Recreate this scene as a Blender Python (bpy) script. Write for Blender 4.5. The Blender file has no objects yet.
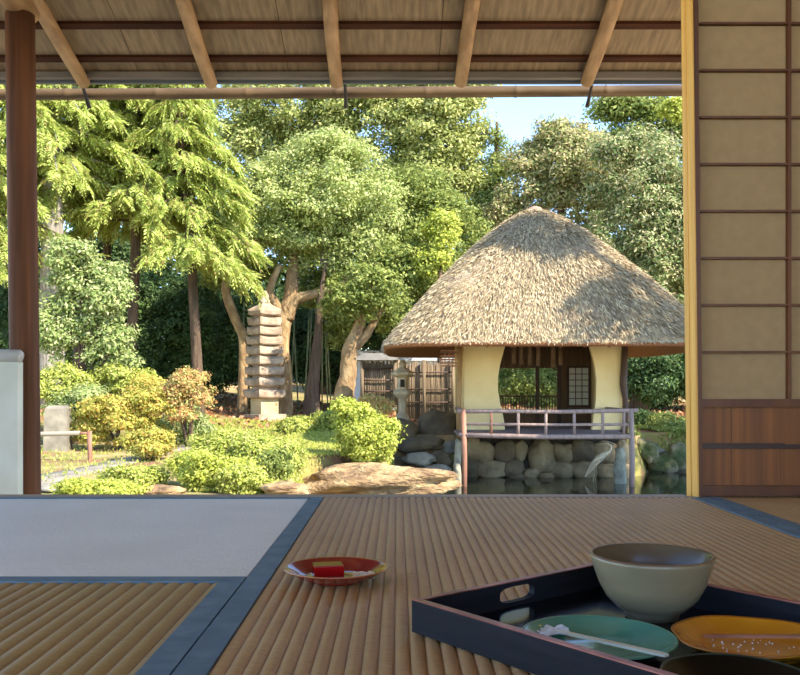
import bpy, bmesh, math, random
import numpy as np
from mathutils import Vector, noise, Matrix
R = np.random.default_rng(7)
random.seed(7)
F = 870.0; CX = 397.0; CY = 386.0; H = 0.25      # lens in pixels, vanishing point, eye height above the mats
COL = bpy.context.scene.collection
def P(px, py, Y): return np.array([(px-CX)/F*Y, Y, H+(CY-py)/F*Y])
def S(n, Y): return n/F*Y                        # size in metres of n pixels at distance Y

# ------------------------------------------------------------------ materials
def srgb(c):
    return tuple(((v/255)/12.92 if v/255 <= .04045 else ((v/255+.055)/1.055)**2.4) for v in c)
MATS = {}
def mat(name, c1, c2=None, scale=6, stretch=(1,1,1), rough=.8, bump=.0, bscale=None, spec=.5, metal=0, detail=6, c3=None, coat=0, lo=.35, hi=.65, bdist=.01):
    if name in MATS: return MATS[name]
    m = bpy.data.materials.new(name); m.use_nodes = True
    nt = m.node_tree; b = nt.nodes['Principled BSDF']
    b.inputs['Roughness'].default_value = rough; b.inputs['Metallic'].default_value = metal
    b.inputs['Specular IOR Level'].default_value = spec
    if coat: b.inputs['Coat Weight'].default_value = coat; b.inputs['Coat Roughness'].default_value = .05
    a = (*srgb(c1), 1)
    if c2 is None: b.inputs['Base Color'].default_value = a
    tc = nt.nodes.new('ShaderNodeTexCoord'); mp = nt.nodes.new('ShaderNodeMapping')
    mp.inputs['Scale'].default_value = stretch
    nt.links.new(tc.outputs['Object'], mp.inputs['Vector'])
    if c2 is not None:
        n = nt.nodes.new('ShaderNodeTexNoise'); n.inputs['Scale'].default_value = scale; n.inputs['Detail'].default_value = detail
        nt.links.new(mp.outputs[0], n.inputs['Vector'])
        r = nt.nodes.new('ShaderNodeValToRGB'); r.color_ramp.elements[0].position = lo; r.color_ramp.elements[1].position = hi
        r.color_ramp.elements[0].color = a; r.color_ramp.elements[1].color = (*srgb(c2), 1)
        if c3 is not None:
            e = r.color_ramp.elements.new((lo+hi)/2); e.color = (*srgb(c3), 1)
        nt.links.new(n.outputs['Fac'], r.inputs['Fac']); nt.links.new(r.outputs[0], b.inputs['Base Color'])
    if bump:
        n2 = nt.nodes.new('ShaderNodeTexNoise'); n2.inputs['Scale'].default_value = bscale or scale*2; n2.inputs['Detail'].default_value = 8
        nt.links.new(mp.outputs[0], n2.inputs['Vector'])
        bp = nt.nodes.new('ShaderNodeBump'); bp.inputs['Strength'].default_value = bump; bp.inputs['Distance'].default_value = bdist
        nt.links.new(n2.outputs['Fac'], bp.inputs['Height']); nt.links.new(bp.outputs[0], b.inputs['Normal'])
    MATS[name] = m
    return m
def leafmat(name, cols, trans=.35, rough=.55, spec=.22):
    """leaf colours picked at random per leaf"""
    if name in MATS: return MATS[name]
    m = bpy.data.materials.new(name); m.use_nodes = True; nt = m.node_tree
    b = nt.nodes['Principled BSDF']; out = nt.nodes['Material Output']
    g = nt.nodes.new('ShaderNodeNewGeometry'); r = nt.nodes.new('ShaderNodeValToRGB')
    cr = r.color_ramp
    k = len(cols)
    cr.elements[0].position = 0; cr.elements[0].color = (*srgb(cols[0]), 1)
    cr.elements[1].position = 1; cr.elements[1].color = (*srgb(cols[-1]), 1)
    for i in range(1, k-1):
        e = cr.elements.new(i/(k-1)); e.color = (*srgb(cols[i]), 1)
    nt.links.new(g.outputs['Random Per Island'], r.inputs['Fac'])
    nt.links.new(r.outputs[0], b.inputs['Base Color'])
    b.inputs['Roughness'].default_value = rough; b.inputs['Specular IOR Level'].default_value = spec
    t = nt.nodes.new('ShaderNodeBsdfTranslucent'); nt.links.new(r.outputs[0], t.inputs['Color'])
    mx = nt.nodes.new('ShaderNodeMixShader'); mx.inputs[0].default_value = trans
    nt.links.new(b.outputs[0], mx.inputs[1]); nt.links.new(t.outputs[0], mx.inputs[2]); nt.links.new(mx.outputs[0], out.inputs['Surface'])
    MATS[name] = m
    return m

# ------------------------------------------------------------------ geometry collector
class G:
    def __init__(s): s.v = []; s.f = []; s.n = 0; s.sm = []
    def add(s, v, f, smooth=False):
        v = np.asarray(v, float).reshape(-1, 3)
        s.v.append(v)
        for q in f: s.f.append([i+s.n for i in q]); s.sm.append(smooth)
        s.n += len(v); return s
    def box(s, a, b, lean=(0, 0)):
        (x0, y0, z0), (x1, y1, z1) = a, b
        v = np.array([(x, y, z) for z in (z0, z1) for y in (y0, y1) for x in (x0, x1)], float)
        if lean != (0, 0):
            v[:, 0] += v[:, 2]*lean[0]; v[:, 1] += v[:, 2]*lean[1]
        return s.add(v, [(0,2,3,1),(4,5,7,6),(0,1,5,4),(2,6,7,3),(0,4,6,2),(1,3,7,5)])
    def bevbox(s, a, b, r):
        a = np.array(a, float); b = np.array(b, float)
        bm = bmesh.new(); bmesh.ops.create_cube(bm, size=1)
        for v in bm.verts:
            v.co = Vector(((a[0]+b[0])/2+v.co.x*(b[0]-a[0]), (a[1]+b[1])/2+v.co.y*(b[1]-a[1]), (a[2]+b[2])/2+v.co.z*(b[2]-a[2])))
        bmesh.ops.bevel(bm, geom=bm.edges[:]+bm.verts[:], offset=r, segments=2, profile=.7, affect='EDGES')
        s.bm(bm); return s
    def bm(s, bm, smooth=False):
        bm.verts.index_update()
        s.add([v.co[:] for v in bm.verts], [[v.index for v in f.verts] for f in bm.faces], smooth); bm.free(); return s
    def tube(s, pts, rad, n=10, cap=True, wob=0, smooth=True, sq=1.0):
        pts = [np.array(p, float) for p in pts]; m = len(pts)
        if np.isscalar(rad): rad = [rad]*m
        t0 = pts[1]-pts[0]; up = np.array([0, 0, 1.]) if abs(t0[2]) < .9*np.linalg.norm(t0) else np.array([0, 1., 0])
        V = []; 
        u = np.cross(t0, up); u /= np.linalg.norm(u)
        for i, p in enumerate(pts):
            t = pts[min(i+1, m-1)]-pts[max(i-1, 0)]; t = t/(np.linalg.norm(t)+1e-9)
            u = u-t*np.dot(u, t); u /= (np.linalg.norm(u)+1e-9); w = np.cross(t, u)
            for k in range(n):
                a = 2*math.pi*k/n; r = rad[i]*(1+(wob*random.uniform(-1, 1) if wob else 0))
                V.append(p+u*math.cos(a)*r+w*math.sin(a)*r*sq)
        Fs = [(i*n+k, i*n+(k+1) % n, (i+1)*n+(k+1) % n, (i+1)*n+k) for i in range(m-1) for k in range(n)]
        if cap: Fs += [tuple(range(n))[::-1], tuple((m-1)*n+k for k in range(n))]
        return s.add(V, Fs, smooth)
    def lathe(s, c, prof, n=32, smooth=True, sx=1, sy=1, cap=False, fn=None):
        V = []
        for (r, z) in prof:
            for k in range(n):
                a = 2*math.pi*k/n; rr = r*(fn(a, r, z) if fn else 1)
                V.append((c[0]+rr*math.cos(a)*sx, c[1]+rr*math.sin(a)*sy, c[2]+z))
        m = len(prof)
        Fs = [(i*n+k, i*n+(k+1) % n, (i+1)*n+(k+1) % n, (i+1)*n+k) for i in range(m-1) for k in range(n)]
        if cap: Fs += [tuple(range(n))[::-1], tuple((m-1)*n+k for k in range(n))]
        return s.add(V, Fs, smooth)
    def prism(s, poly, y0, y1):
        """polygon in x,z extruded from y0 to y1"""
        n = len(poly)
        V = [(x, y0, z) for x, z in poly]+[(x, y1, z) for x, z in poly]
        return s.add(V, [tuple(range(n)), tuple(range(2*n-1, n-1, -1))]+[(i, i+n, (i+1) % n+n, (i+1) % n) for i in range(n)])
def sqprism(g, c, prof, rot, e=0, sag=0):
    """square sections (half diagonal-free side, z) with corners lifted by e"""
    n = 24; V = []
    for (s_, z, lift) in prof:
        for k in range(n):
            q = k/n*4; side = int(q); f = (q-side)*2-1
            x, y = [(1, f), (-f, 1), (-1, -f), (f, -1)][side]
            x, y = x*s_, y*s_
            c_, sn = math.cos(rot), math.sin(rot)
            V.append((c[0]+x*c_-y*sn, c[1]+x*sn+y*c_, z+lift*abs(f)**2.5))
    m = len(prof)
    Fs = [(i*n+k, i*n+(k+1) % n, (i+1)*n+(k+1) % n, (i+1)*n+k) for i in range(m-1) for k in range(n)]+[tuple(range(n))[::-1], tuple((m-1)*n+k for k in range(n))]
    return g.add(V, Fs)
def link(name, v, f, m, parent=None, smooth=None, rootloc=None):
    me = bpy.data.meshes.new(name)
    me.from_pydata([tuple(a) for a in v], [], f); me.update()
    if smooth is not None:
        me.polygons.foreach_set('use_smooth', smooth)
    me.materials.append(m)
    o = bpy.data.objects.new(name, me); COL.objects.link(o)
    if parent: o.parent = parent
    return o
def wloc(o):
    p = np.zeros(3)
    while o is not None: p = p+np.array(o.location); o = o.parent
    return p
def build(g, name, m, parent=None, loc=None, bevel=0):
    """g's vertices are in world space; the object's origin is its parent's, or loc"""
    v = np.concatenate(g.v)
    o0 = wloc(parent) if parent else (np.array(loc, float) if loc is not None else np.array([v[:,0].mean(), v[:,1].mean(), v[:,2].min()]))
    o = link(name, v-o0, g.f, m, parent, g.sm)
    if not parent: o.location = o0
    if bevel:
        b = o.modifiers.new('b', 'BEVEL'); b.width = bevel; b.segments = 2; b.limit_method = 'ANGLE'
    return o
def tag(o, label=None, cat=None, group=None, kind=None):
    if label: o['label'] = label
    if cat: o['category'] = cat
    if group: o['group'] = group
    if kind: o['kind'] = kind
    return o
def thing(name, label, cat, loc, group=None, kind=None):
    o = bpy.data.objects.new(name, None); COL.objects.link(o); o.location = tuple(loc); o.empty_display_size = .1
    return tag(o, label, cat, group, kind)

def quads(name, p, ax, wd, L, W, m, parent=None, loc=None, bend=0):
    """many leaf quads: base p, unit axis ax, unit width wd"""
    N = len(p); L = np.broadcast_to(L, N)[:, None]; W = np.broadcast_to(W, N)[:, None]
    o0 = wloc(parent) if parent else np.array(loc, float)
    V = np.empty((N, 4, 3)); q = p-o0
    V[:, 0] = q; V[:, 1] = q+ax*L*.45+wd*W*.5; V[:, 2] = q+ax*L; V[:, 3] = q+ax*L*.45-wd*W*.5
    me = bpy.data.meshes.new(name)
    me.vertices.add(N*4); me.vertices.foreach_set('co', V.reshape(-1).astype(np.float32))
    me.loops.add(N*4); me.loops.foreach_set('vertex_index', np.arange(N*4, dtype=np.int32))
    me.polygons.add(N); me.polygons.foreach_set('loop_start', np.arange(0, N*4, 4, dtype=np.int32))
    me.update(calc_edges=True); me.validate()
    me.materials.append(m)
    o = bpy.data.objects.new(name, me); COL.objects.link(o)
    if parent: o.parent = parent
    else: o.location = o0
    return o
def unit(a): return a/(np.linalg.norm(a, axis=1, keepdims=True)+1e-9)
def rdir(n): return unit(R.normal(size=(n, 3)))
def frame(nrm):
    """random long axis in the plane of each normal"""
    r = rdir(len(nrm)); a = unit(r-nrm*np.sum(r*nrm, 1, keepdims=True)); return a, np.cross(nrm, a)
def crown(blobs, clumps, per, cr, leaf, aspect, up=.5, flat=.6, jit=.45, inner=.78, back=.5, lobes=20):
    """leaf clumps over the outside of ellipsoids; returns p, axis, width, L, W"""
    b0 = np.array(blobs, float); b = []
    for q in b0:
        if lobes:
            b.append([*q[:3], *(q[3:6]*.68)])
            for d_ in rdir(lobes):
                if d_[1] > .6: d_[1] *= -1
                k_ = R.uniform(.17, .42); b.append([*(q[:3]+d_*q[3:6]*(R.uniform(1.0, 1.2)-k_)), *(q[3:6]*k_*np.array([1.15, 1.15, .85]))])
        else: b.append(q)
    b = np.array(b)
    area = b[:, 3]*b[:, 5]+b[:, 3]*b[:, 4]; w = area/area.sum()
    idx = R.choice(len(b), size=int(clumps*1.6), p=w); d = rdir(len(idx))
    keep = (d[:, 1] < .25) | (R.random(len(idx)) < back); idx = idx[keep]; d = d[keep]
    keep = (d[:, 2] > -.45) | (R.random(len(idx)) < .45); idx = idx[keep][:clumps]; d = d[keep][:clumps]
    fr = R.uniform(inner, 1.12, len(idx))[:, None]; leaf = leaf*.85; per = int(per*1.3)
    c = b[idx, :3]+d*b[idx, 3:6]*fr
    n = len(c); sz = cr*R.uniform(.6, 1.35, n)
    k = R.integers(0, n, n*per); dd = rdir(len(k))
    rr = (R.random(len(k))**.5)[:, None]
    off = dd*rr*sz[k][:, None]; off[:, 2] *= flat
    p = c[k]+off
    nrm = unit(dd*.55+d[k]*.45+np.array([0, 0, up])+R.normal(size=(len(k), 3))*jit)
    a, wd = frame(nrm)
    L = leaf*R.uniform(.65, 1.3, len(k)); return p, a, wd, L, L*aspect

# ------------------------------------------------------------------ ground
WATER = -1.45
def sm(a, b, x): t = min(1, max(0, (x-a)/(b-a))); return t*t*(3-2*t)
def land(x, y):
    z = -.95+.0245*(max(y, 8)-8)
    if y > 24: z += .05*(y-24)
    z += .05*noise.noise(Vector((x*.5, y*.5, 3)))+.02*noise.noise(Vector((x*2, y*2, 1)))
    z += .35*sm(-3, -7, x)*sm(16, 20, y)
    return z
def gz(x, y):
    far = 17.0
    if x > 1.3: far = 17.0-.5*sm(1.3, 1.5, x)
    if x > 4.4: far = 16.5+.95*sm(4.5, 5.0, x)
    left = -.112*y+(-.15+.112*y)*sm(12.9, 13.9, y)
    d = min(x-left, far-y, y-7.5, 10-x)
    t = sm(-.12, .3, d)
    return land(x, y)*(1-t)+(-1.75)*t
def onground(px, py):
    Y = 12.0
    for _ in range(60):
        z = gz((px-CX)/F*Y, Y); Y = .5*Y+.5*(H-z)*F/(py-CY)
    return Y
def grid(name, x0, x1, y0, y1, step, m, fn, kind='structure'):
    nx = int((x1-x0)/step)+1; ny = int((y1-y0)/step)+1
    xs = np.linspace(x0, x1, nx); ys = np.linspace(y0, y1, ny)
    V = [(x, y, fn(x, y)) for y in ys for x in xs]
    Fs = [(j*nx+i, j*nx+i+1, (j+1)*nx+i+1, (j+1)*nx+i) for j in range(ny-1) for i in range(nx-1)]
    o = link(name, V, Fs, m, None, [True]*len(Fs)); o['kind'] = kind
    return o
M_soil = mat('soil', (136, 96, 66), (176, 140, 100), 1.3, rough=1, bump=.5, bscale=20, c3=(130, 124, 62), bdist=.05)
grid('ground', -26, 26, 7.4, 46, .2, M_soil, gz)
M_bounce = mat('bounce_gravel', (212, 192, 154), (226, 208, 172), 30, rough=1, bump=.4, bscale=60)  # pale unseen gravel added to bounce light into room and eaves
o = build(G().box((-26, -16, -1.15), (26, 7.5, -.96)), 'ground_bounce_gravel', M_bounce, loc=(0, 0, -1)); o['kind'] = 'structure'
M_water = mat('pond_water', (26, 30, 20), rough=.03, spec=.6, bump=.1, bscale=2.2, stretch=(1, 3, 1), bdist=.02)
w = G().box((-.6, 6.8, WATER-.04), (10.4, 18.3, WATER)); o = build(w, 'pond_water', M_water); o['kind'] = 'structure'

# ------------------------------------------------------------------ room
M_wallp = mat('clay_plaster', (176, 150, 106), (190, 164, 120), 8, rough=.95)
M_dkwood = mat('dark_wood', (74, 44, 24), (98, 60, 32), 8, (1, 1, .1), rough=.5)
M_pine = mat('honey_wood', (210, 152, 62), (232, 176, 84), 26, (3, 3, .12), rough=.45, bump=.1)
M_ceil = mat('ceiling_board', (150, 120, 82), (170, 138, 96), 10, (.2, 2, 2), rough=.7)
def struct(name, a, b, m):
    o = build(G().box(a, b), name, m); o['kind'] = 'structure'; return o
XL, XR, YB, ZC = -2.75, 2.6, -2.9, 2.35
struct('floor', (XL, YB, -.10), (XR, 2.04, -.045), M_dkwood)
struct('ceiling', (XL, YB, ZC), (XR, 2.04, ZC+.04), M_ceil)
struct('wall_right', (XR, YB, -.1), (XR+.08, 2.04, ZC), M_wallp)
# unseen left wall, opening made up to let in skylight: lintel and pier only
wl = G().box((XL-.08, YB, -.1), (XL, YB+.15, ZC)).box((XL-.08, YB+.15, 2.25), (XL, 1.9, ZC)).box((XL-.08, 1.9, -.1), (XL, 2.04, ZC))
o = build(wl, 'wall_left', M_wallp); o['kind'] = 'structure'
wb = G().box((XL, YB-.08, -.1), (-2.5, YB, ZC)).box((2.4, YB-.08, -.1), (XR, YB, ZC)).box((-2.5, YB-.08, 2.2), (2.4, YB, ZC))  # unseen back wall, opened wide to bring more daylight into the room
o = build(wb, 'wall_back', M_wallp); o['kind'] = 'structure'
wf = G().box((.715, 2.045, -.1), (XR, 2.12, 1.8)).box((XL, 2.045, 1.8), (XR, 2.12, ZC+.2))
o = build(wf, 'wall_front', M_wallp); o['kind'] = 'structure'
M_sill = mat('sill_wood', (140, 116, 92), (166, 142, 116), 14, (.2, 3, 3), rough=.5)
g = G().box((XL, 1.957, -.1), (.67, 1.975, .0005)).box((XL, 1.982, -.1), (.67, 2.04, -.004))
o = build(g, 'trim_1', M_sill); tag(o, kind='structure')
# pillar at the right of the opening, seen on its garden-lit side
pil = thing('wooden_pillar', 'honey-coloured square wooden pillar at the left edge of the paper sliding door', 'pillar', (.69, 2.0, -.09))
lean = -.012
g = G().box((.676, 1.957, -.09), (.6795, 1.994, 2.3), (lean, 0)).box((.6775, 1.994, -.09), (.70, 2.0, 2.3), (lean, 0)).box((.676, 2.0, -.09), (.70, 2.03, 2.3), (lean, 0))
build(g, 'post_body', M_pine, pil)

# sliding paper door
M_cedar = mat('cedar_panel', (106, 58, 18), (140, 82, 30), 9, (6, 1, .12), rough=.5)
M_frame = mat('door_frame_wood', (82, 40, 12), (104, 56, 20), 9, (3, 1, .15), rough=.45)
M_paper = mat('shoji_paper', (160, 132, 94), (168, 139, 100), 40, rough=.9)
Yd = 1.962
def dx(px): return (px-CX)/F*Yd
def dz(py): return H+(CY-py)/F*Yd
door = thing('door_1', 'paper sliding door with brown lattice over a cedar kick panel', 'sliding door', (dx(760), Yd, .0), kind='structure')
x0, x1 = dx(701), dx(701)+.93
build(G().box((.6800, Yd, .001), (dx(703), Yd+.03, 2.0), (lean*.8, 0)), 'stile', M_frame, door)
build(G().box((x1-.03, Yd, .001), (x1, Yd+.03, 2.0)), 'stile', M_frame, door)
build(G().box((dx(702), Yd+.002, .001), (x1-.03, Yd+.03, dz(486))), 'bottom_rail', M_frame, door)
build(G().box((dx(702), Yd+.002, dz(407)), (x1-.03, Yd+.03, dz(399))), 'middle_rail', M_frame, door)
build(G().box((dx(702), Yd+.002, 1.96), (x1-.03, Yd+.03, 2.0)), 'top_rail', M_frame, door)
g = G()
edges = [702, 734, 783, 833, 880, 930, 980, 1030, 1080, 1101]
for a, b in zip(edges[:-1], edges[1:]):
    g.box((dx(a)+.0003, Yd+.014, dz(486)), (min(dx(b)-.0003, x1-.03), Yd+.024, dz(407)))
build(g, 'kick_panel', M_cedar, door)
build(G().box((dx(702), Yd+.006, dz(449)), (dx(786), Yd+.016, dz(443.5))).box((dx(786), Yd+.006, dz(449)), (x1-.03, Yd+.014, dz(444.5))), 'cross_bar', mat('dark_bar', (48, 20, 12), (60, 28, 16), 10, (.3, 1, 1), rough=.4), door)
build(G().box((dx(702), Yd+.022, dz(399)), (x1-.03, Yd+.0235, 1.96)), 'paper', M_paper, door)
for i in range(-1, 16):
    py = 351.7-47.25*i
    if dz(py) < dz(399)+.02 or dz(py) > 1.94: continue
    build(G().box((dx(702), Yd+.010, dz(py+1.1)), (x1-.03, Yd+.0215, dz(py-1.1))), 'lattice_bar', M_frame, door)
for px in (791.5, 885, 979, 1073):
    build(G().box((dx(px-1.6), Yd+.008, dz(399)), (dx(px+1.6), Yd+.0215, 1.96)), 'lattice_bar', M_frame, door)

# tatami mats
def tatami_mat(nm, c1, c2, axis, rough=.55, spec=.5):
    m = bpy.data.materials.new(nm); m.use_nodes = True; nt = m.node_tree; b = nt.nodes['Principled BSDF']
    tc = nt.nodes.new('ShaderNodeTexCoord'); mp = nt.nodes.new('ShaderNodeMapping'); nt.links.new(tc.outputs['Object'], mp.inputs[0])
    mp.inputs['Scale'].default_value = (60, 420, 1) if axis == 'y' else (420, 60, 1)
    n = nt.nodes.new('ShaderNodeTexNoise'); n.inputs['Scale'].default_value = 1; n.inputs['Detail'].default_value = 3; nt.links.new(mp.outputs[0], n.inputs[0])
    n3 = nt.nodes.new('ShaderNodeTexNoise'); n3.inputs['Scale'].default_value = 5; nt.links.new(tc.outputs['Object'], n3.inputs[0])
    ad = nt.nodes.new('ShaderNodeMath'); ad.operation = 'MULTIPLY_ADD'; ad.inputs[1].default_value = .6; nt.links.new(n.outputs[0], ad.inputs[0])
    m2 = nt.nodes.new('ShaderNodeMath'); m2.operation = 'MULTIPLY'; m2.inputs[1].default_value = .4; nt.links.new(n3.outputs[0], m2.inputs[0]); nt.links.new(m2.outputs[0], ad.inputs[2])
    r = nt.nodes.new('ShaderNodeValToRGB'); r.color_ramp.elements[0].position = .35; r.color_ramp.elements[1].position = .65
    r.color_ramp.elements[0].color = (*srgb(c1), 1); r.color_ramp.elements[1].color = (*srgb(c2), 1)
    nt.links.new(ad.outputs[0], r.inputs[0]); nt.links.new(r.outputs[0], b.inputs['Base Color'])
    bp = nt.nodes.new('ShaderNodeBump'); bp.inputs['Strength'].default_value = .35; bp.inputs['Distance'].default_value = .0012
    nt.links.new(n.outputs[0], bp.inputs['Height']); nt.links.new(bp.outputs[0], b.inputs['Normal'])
    b.inputs['Roughness'].default_value = rough; b.inputs['Specular IOR Level'].default_value = spec
    return m
M_tat = tatami_mat('aged_rush', (168, 130, 84), (196, 158, 108), 'y')
M_tatx = tatami_mat('sky_sheen_rush', (216, 212, 200), (232, 230, 220), 'x', .45, .7)  # sky sheen painted into the rush as a pale base colour
M_bord = mat('indigo_cloth', (88, 112, 128), (108, 132, 146), 30, rough=.75, bump=.3, bscale=300, bdist=.001, c3=(98, 122, 137))
def mat_obj(x0, x1, y0, y1, run, label, m, borders, pitch=.0148):
    t = thing('tatami_mat', label, 'tatami mat', ((x0+x1)/2, (y0+y1)/2, -.044), 'tatami mats on the floor')
    h = .0042 if pitch > .01 else .0014; bw = .030
    a, b = (x0, x1) if run == 'y' else (y0, y1)
    n = int(round((b-a)/pitch)); s = 12; prof = []
    for i in range(n):
        for k in range(s):
            f = k/s; prof.append((a+(b-a)*(i+f)/n, -h+h*abs(math.sin(math.pi*f))**.38))
    prof.append((b, -h))
    V = []; L0, L1 = (y0, y1) if run == 'y' else (x0, x1)
    for l in (L0, L1):
        for (q, z) in prof: V.append((q, l, z) if run == 'y' else (l, q, z))
    k = len(prof); Fs = [(i, i+1, k+i+1, k+i) if run == 'y' else (i, k+i, k+i+1, i+1) for i in range(k-1)]
    g = G(); g.add(V, Fs, True)
    g.box((x0, y0, -.044), (x1, y1, -h-.0005))
    build(g, 'woven_rush_cover', m, t)
    for s_ in borders:
        if s_ == 'x0': q = ((x0, y0), (x0+bw, y1))
        if s_ == 'x1': q = ((x1-bw, y0), (x1, y1))
        if s_ == 'y0': q = ((x0, y0), (x1, y0+bw))
        if s_ == 'y1': q = ((x0, y1-bw), (x1, y1))
        build(G().bevbox((q[0][0], q[0][1], -.02), (q[1][0], q[1][1], .0008), .0006), 'cloth_border', M_bord, t)
    return t
XJ = -.196; YJ = 1.108
mat_obj(XJ+.001, .693, .04, 1.955, 'y', 'brown rush mat under the black tray and the red plate', M_tat, ('x0', 'x1'))
mat_obj(-2.05, XJ-.001, YJ+.001, 1.955, 'x', 'rush mat by the sill at the left, sky sheen painted into its pale grey colour, ribs running sideways', M_tatx, ('y0', 'y1'), .008)
mat_obj(XJ-.889, XJ-.001, -.75, YJ-.001, 'y', 'brown rush mat in the lower left corner, in front of the sheen-tinted mat', tatami_mat('golden_rush', (150, 120, 66), (178, 144, 84), 'y'), ('x0', 'x1'), .0195)
mat_obj(.695, 1.59, .04, 1.955, 'y', 'brown rush mat at the right edge beneath the paper sliding door', M_tat, ('x0', 'x1'))

# ------------------------------------------------------------------ eaves
PITCH = .303; YE = 4.2; ZE = 1.714
def rz(y): return ZE+(YE-y)*PITCH
M_raft = mat('rafter_log', (132, 98, 62), (168, 132, 94), 12, (2, .3, 2), rough=.6, bump=.15)
M_board = mat('eave_board', (104, 84, 60), (142, 118, 88), 14, (3.5, .35, 1), rough=.7, c3=(124, 102, 74), lo=.3, hi=.7)
M_bat = mat('batten_wood', (48, 24, 12), (70, 38, 20), 12, (.2, 2, 2), rough=.8, spec=.15)
M_tile = mat('roof_tile', (84, 86, 88), (104, 106, 108), 5, rough=.6)
ev = thing('eaves', 'brown boarded eaves on round rafters over the opening', 'eaves', (.3, 3.2, 1.6))
g = G(); up = .042
for i in range(11):                       # wide boards laid along the slope
    a = -3.4+i*.72; b = a+.717
    g.add([(a, 4.2, rz(4.2)+up), (b, 4.2, rz(4.2)+up), (b, 2.13, rz(2.13)+up), (a, 2.13, rz(2.13)+up),
           (a, 4.2, rz(4.2)+up+.015), (b, 4.2, rz(4.2)+up+.015), (b, 2.13, rz(2.13)+up+.015), (a, 2.13, rz(2.13)+up+.015)],
          [(0,1,2,3),(7,6,5,4),(0,4,5,1),(1,5,6,2),(2,6,7,3),(3,7,4,0)])
build(g, 'ceiling_boards', M_board, ev)
def slab(x0, x1, ya, yb, d0, d1):
    return G().add([(x, y, rz(y)+d) for d in (d0, d1) for y in (ya, yb) for x in (x0, x1)], [(0,2,3,1),(4,5,7,6),(0,1,5,4),(2,6,7,3),(0,4,6,2),(1,3,7,5)])
build(slab(-3.2, 4.5, -3.1, 4.21, .075, .17), 'roof_tiles', M_tile, ev)
ends = [(83, 37), (211, 185), (337.5, 331), (462, 471), (587, 608)]
xs = [(a-CX)/F*YE for a, _ in ends]
st = .605; xs = [xs[0]-2*st, xs[0]-st]+xs+[xs[-1]+st, xs[-1]+2*st, xs[-1]+3*st]
for i, x in enumerate(xs):
    g = G(); n = 9; ptsr = []
    for k in range(n):
        y = YE-k*(YE-2.13)/(n-1); ptsr.append((x+.006*math.sin(k*1.3+i), y+.0, rz(y)-.0+.004*math.cos(k+i)))
    g.tube(ptsr, [.031+.0015*k*.6 for k in range(n)], 14)
    build(g, 'rafter', M_raft, ev)
for py in (22.5, 56):
    y = 2423/(650-py)
    build(slab(-3.4, 4.5, y-.017, y+.017, .028, .0415), 'batten', M_bat, ev)
for y in (3.63, 3.39, 3.15, 2.91, 2.67, 2.43):
    build(slab(-3.4, 4.5, y-.017, y+.017, .028, .0415), 'batten', M_bat, ev)
build(G().box((-3.4, 4.165, rz(4.2)+.012), (4.5, 4.20, rz(4.2)+.0415)), 'fascia', mat('grey_fascia', (92, 84, 78), (116, 106, 98), 10, (.3, 2, 2), rough=.8), ev)
build(G().box((-3.4, 4.203, rz(4.2)-.0), (4.5, 4.225, rz(4.2)+.074)), 'drip_edge', mat('metal_edge', (70, 74, 80), rough=.5), ev)
# bamboo gutter
M_bam = mat('weathered_bamboo', (76, 60, 44), (108, 88, 64), 10, (.3, 2, 2), rough=.7, spec=.25)
gt = thing('bamboo_gutter', 'weathered bamboo pole gutter hanging below the eaves', 'gutter', (0, 4.36, 1.7))
Yg = 4.36; pts = []; rad = []
xx = -3.4; k = 0
while xx < 4.5:
    z0 = H+(CY-92.3+ (xx/F*0) )/F*Yg - .004*abs(xx)*0 + xx*.006
    pts.append((xx, Yg, z0)); rad.append(.0275)
    if k % 6 == 5:
        pts += [(xx+.012, Yg, z0), (xx+.02, Yg, z0), (xx+.028, Yg, z0)]; rad += [.0275, .0305, .0275]
    xx += .075; k += 1
build(G().tube(pts, rad, 16), 'bamboo_pole', M_bam, gt)
M_iron = mat('iron', (52, 44, 40), rough=.55, metal=.3)
for pa, pb, pc2 in (((60, 48), (82, 84), (89.5, 108)), ((343, 56), (345, 84), (346, 108)), ((606, 50), (592, 84), (587, 107))):
    g = G(); g.tube([P(*pa, 4.12), P(*pb, 4.27), P(pb[0]+.4*(pc2[0]-pb[0]), 94, 4.325), P(*pc2, 4.33)], [.006, .007, .009, .011], 8)
    build(g, 'bracket', M_iron, gt)
# eave post with the beam on top of it
M_post = mat('log_post', (72, 42, 24), (102, 64, 40), 14, (2, 2, .1), rough=.7, spec=.2, bump=.1)
Yp = 3.62
po = thing('eave_post', 'dark brown round log post holding the eaves at the left', 'post', ((25-CX)/F*Yp, Yp, -.96))
zs = [-.96, -.3, .2, .8, 1.4, 1.795]; g = G()
g.tube([((26.2+(386-(CY-(z-H)/Yp*F))*.0-(z-0)*.0-CX)/F*Yp - .013*(z+.2), Yp, z) for z in zs], .0585, 20)
build(g, 'post_trunk', M_post, po)
build(G().lathe(((26-CX)/F*Yp, Yp, -1.02), [(.01, .02), (.17, .02), (.16, .09), (.1, .115), (.0, .115)], 16), 'base_stone', mat('foot_stone', (120, 116, 108), (140, 136, 128), 10, rough=.9), po)
bx = (19-CX)/F*Yp
bmn = build(G().tube([(bx+.005, 3.70, 1.832), (bx-.0, 3.2, 1.84), (bx-.03, 2.13, 1.88)], [.05, .052, .055], 16), 'log_beam', M_raft)
tag(bmn, 'pale log beam resting on top of the dark eave post', 'beam')
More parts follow.
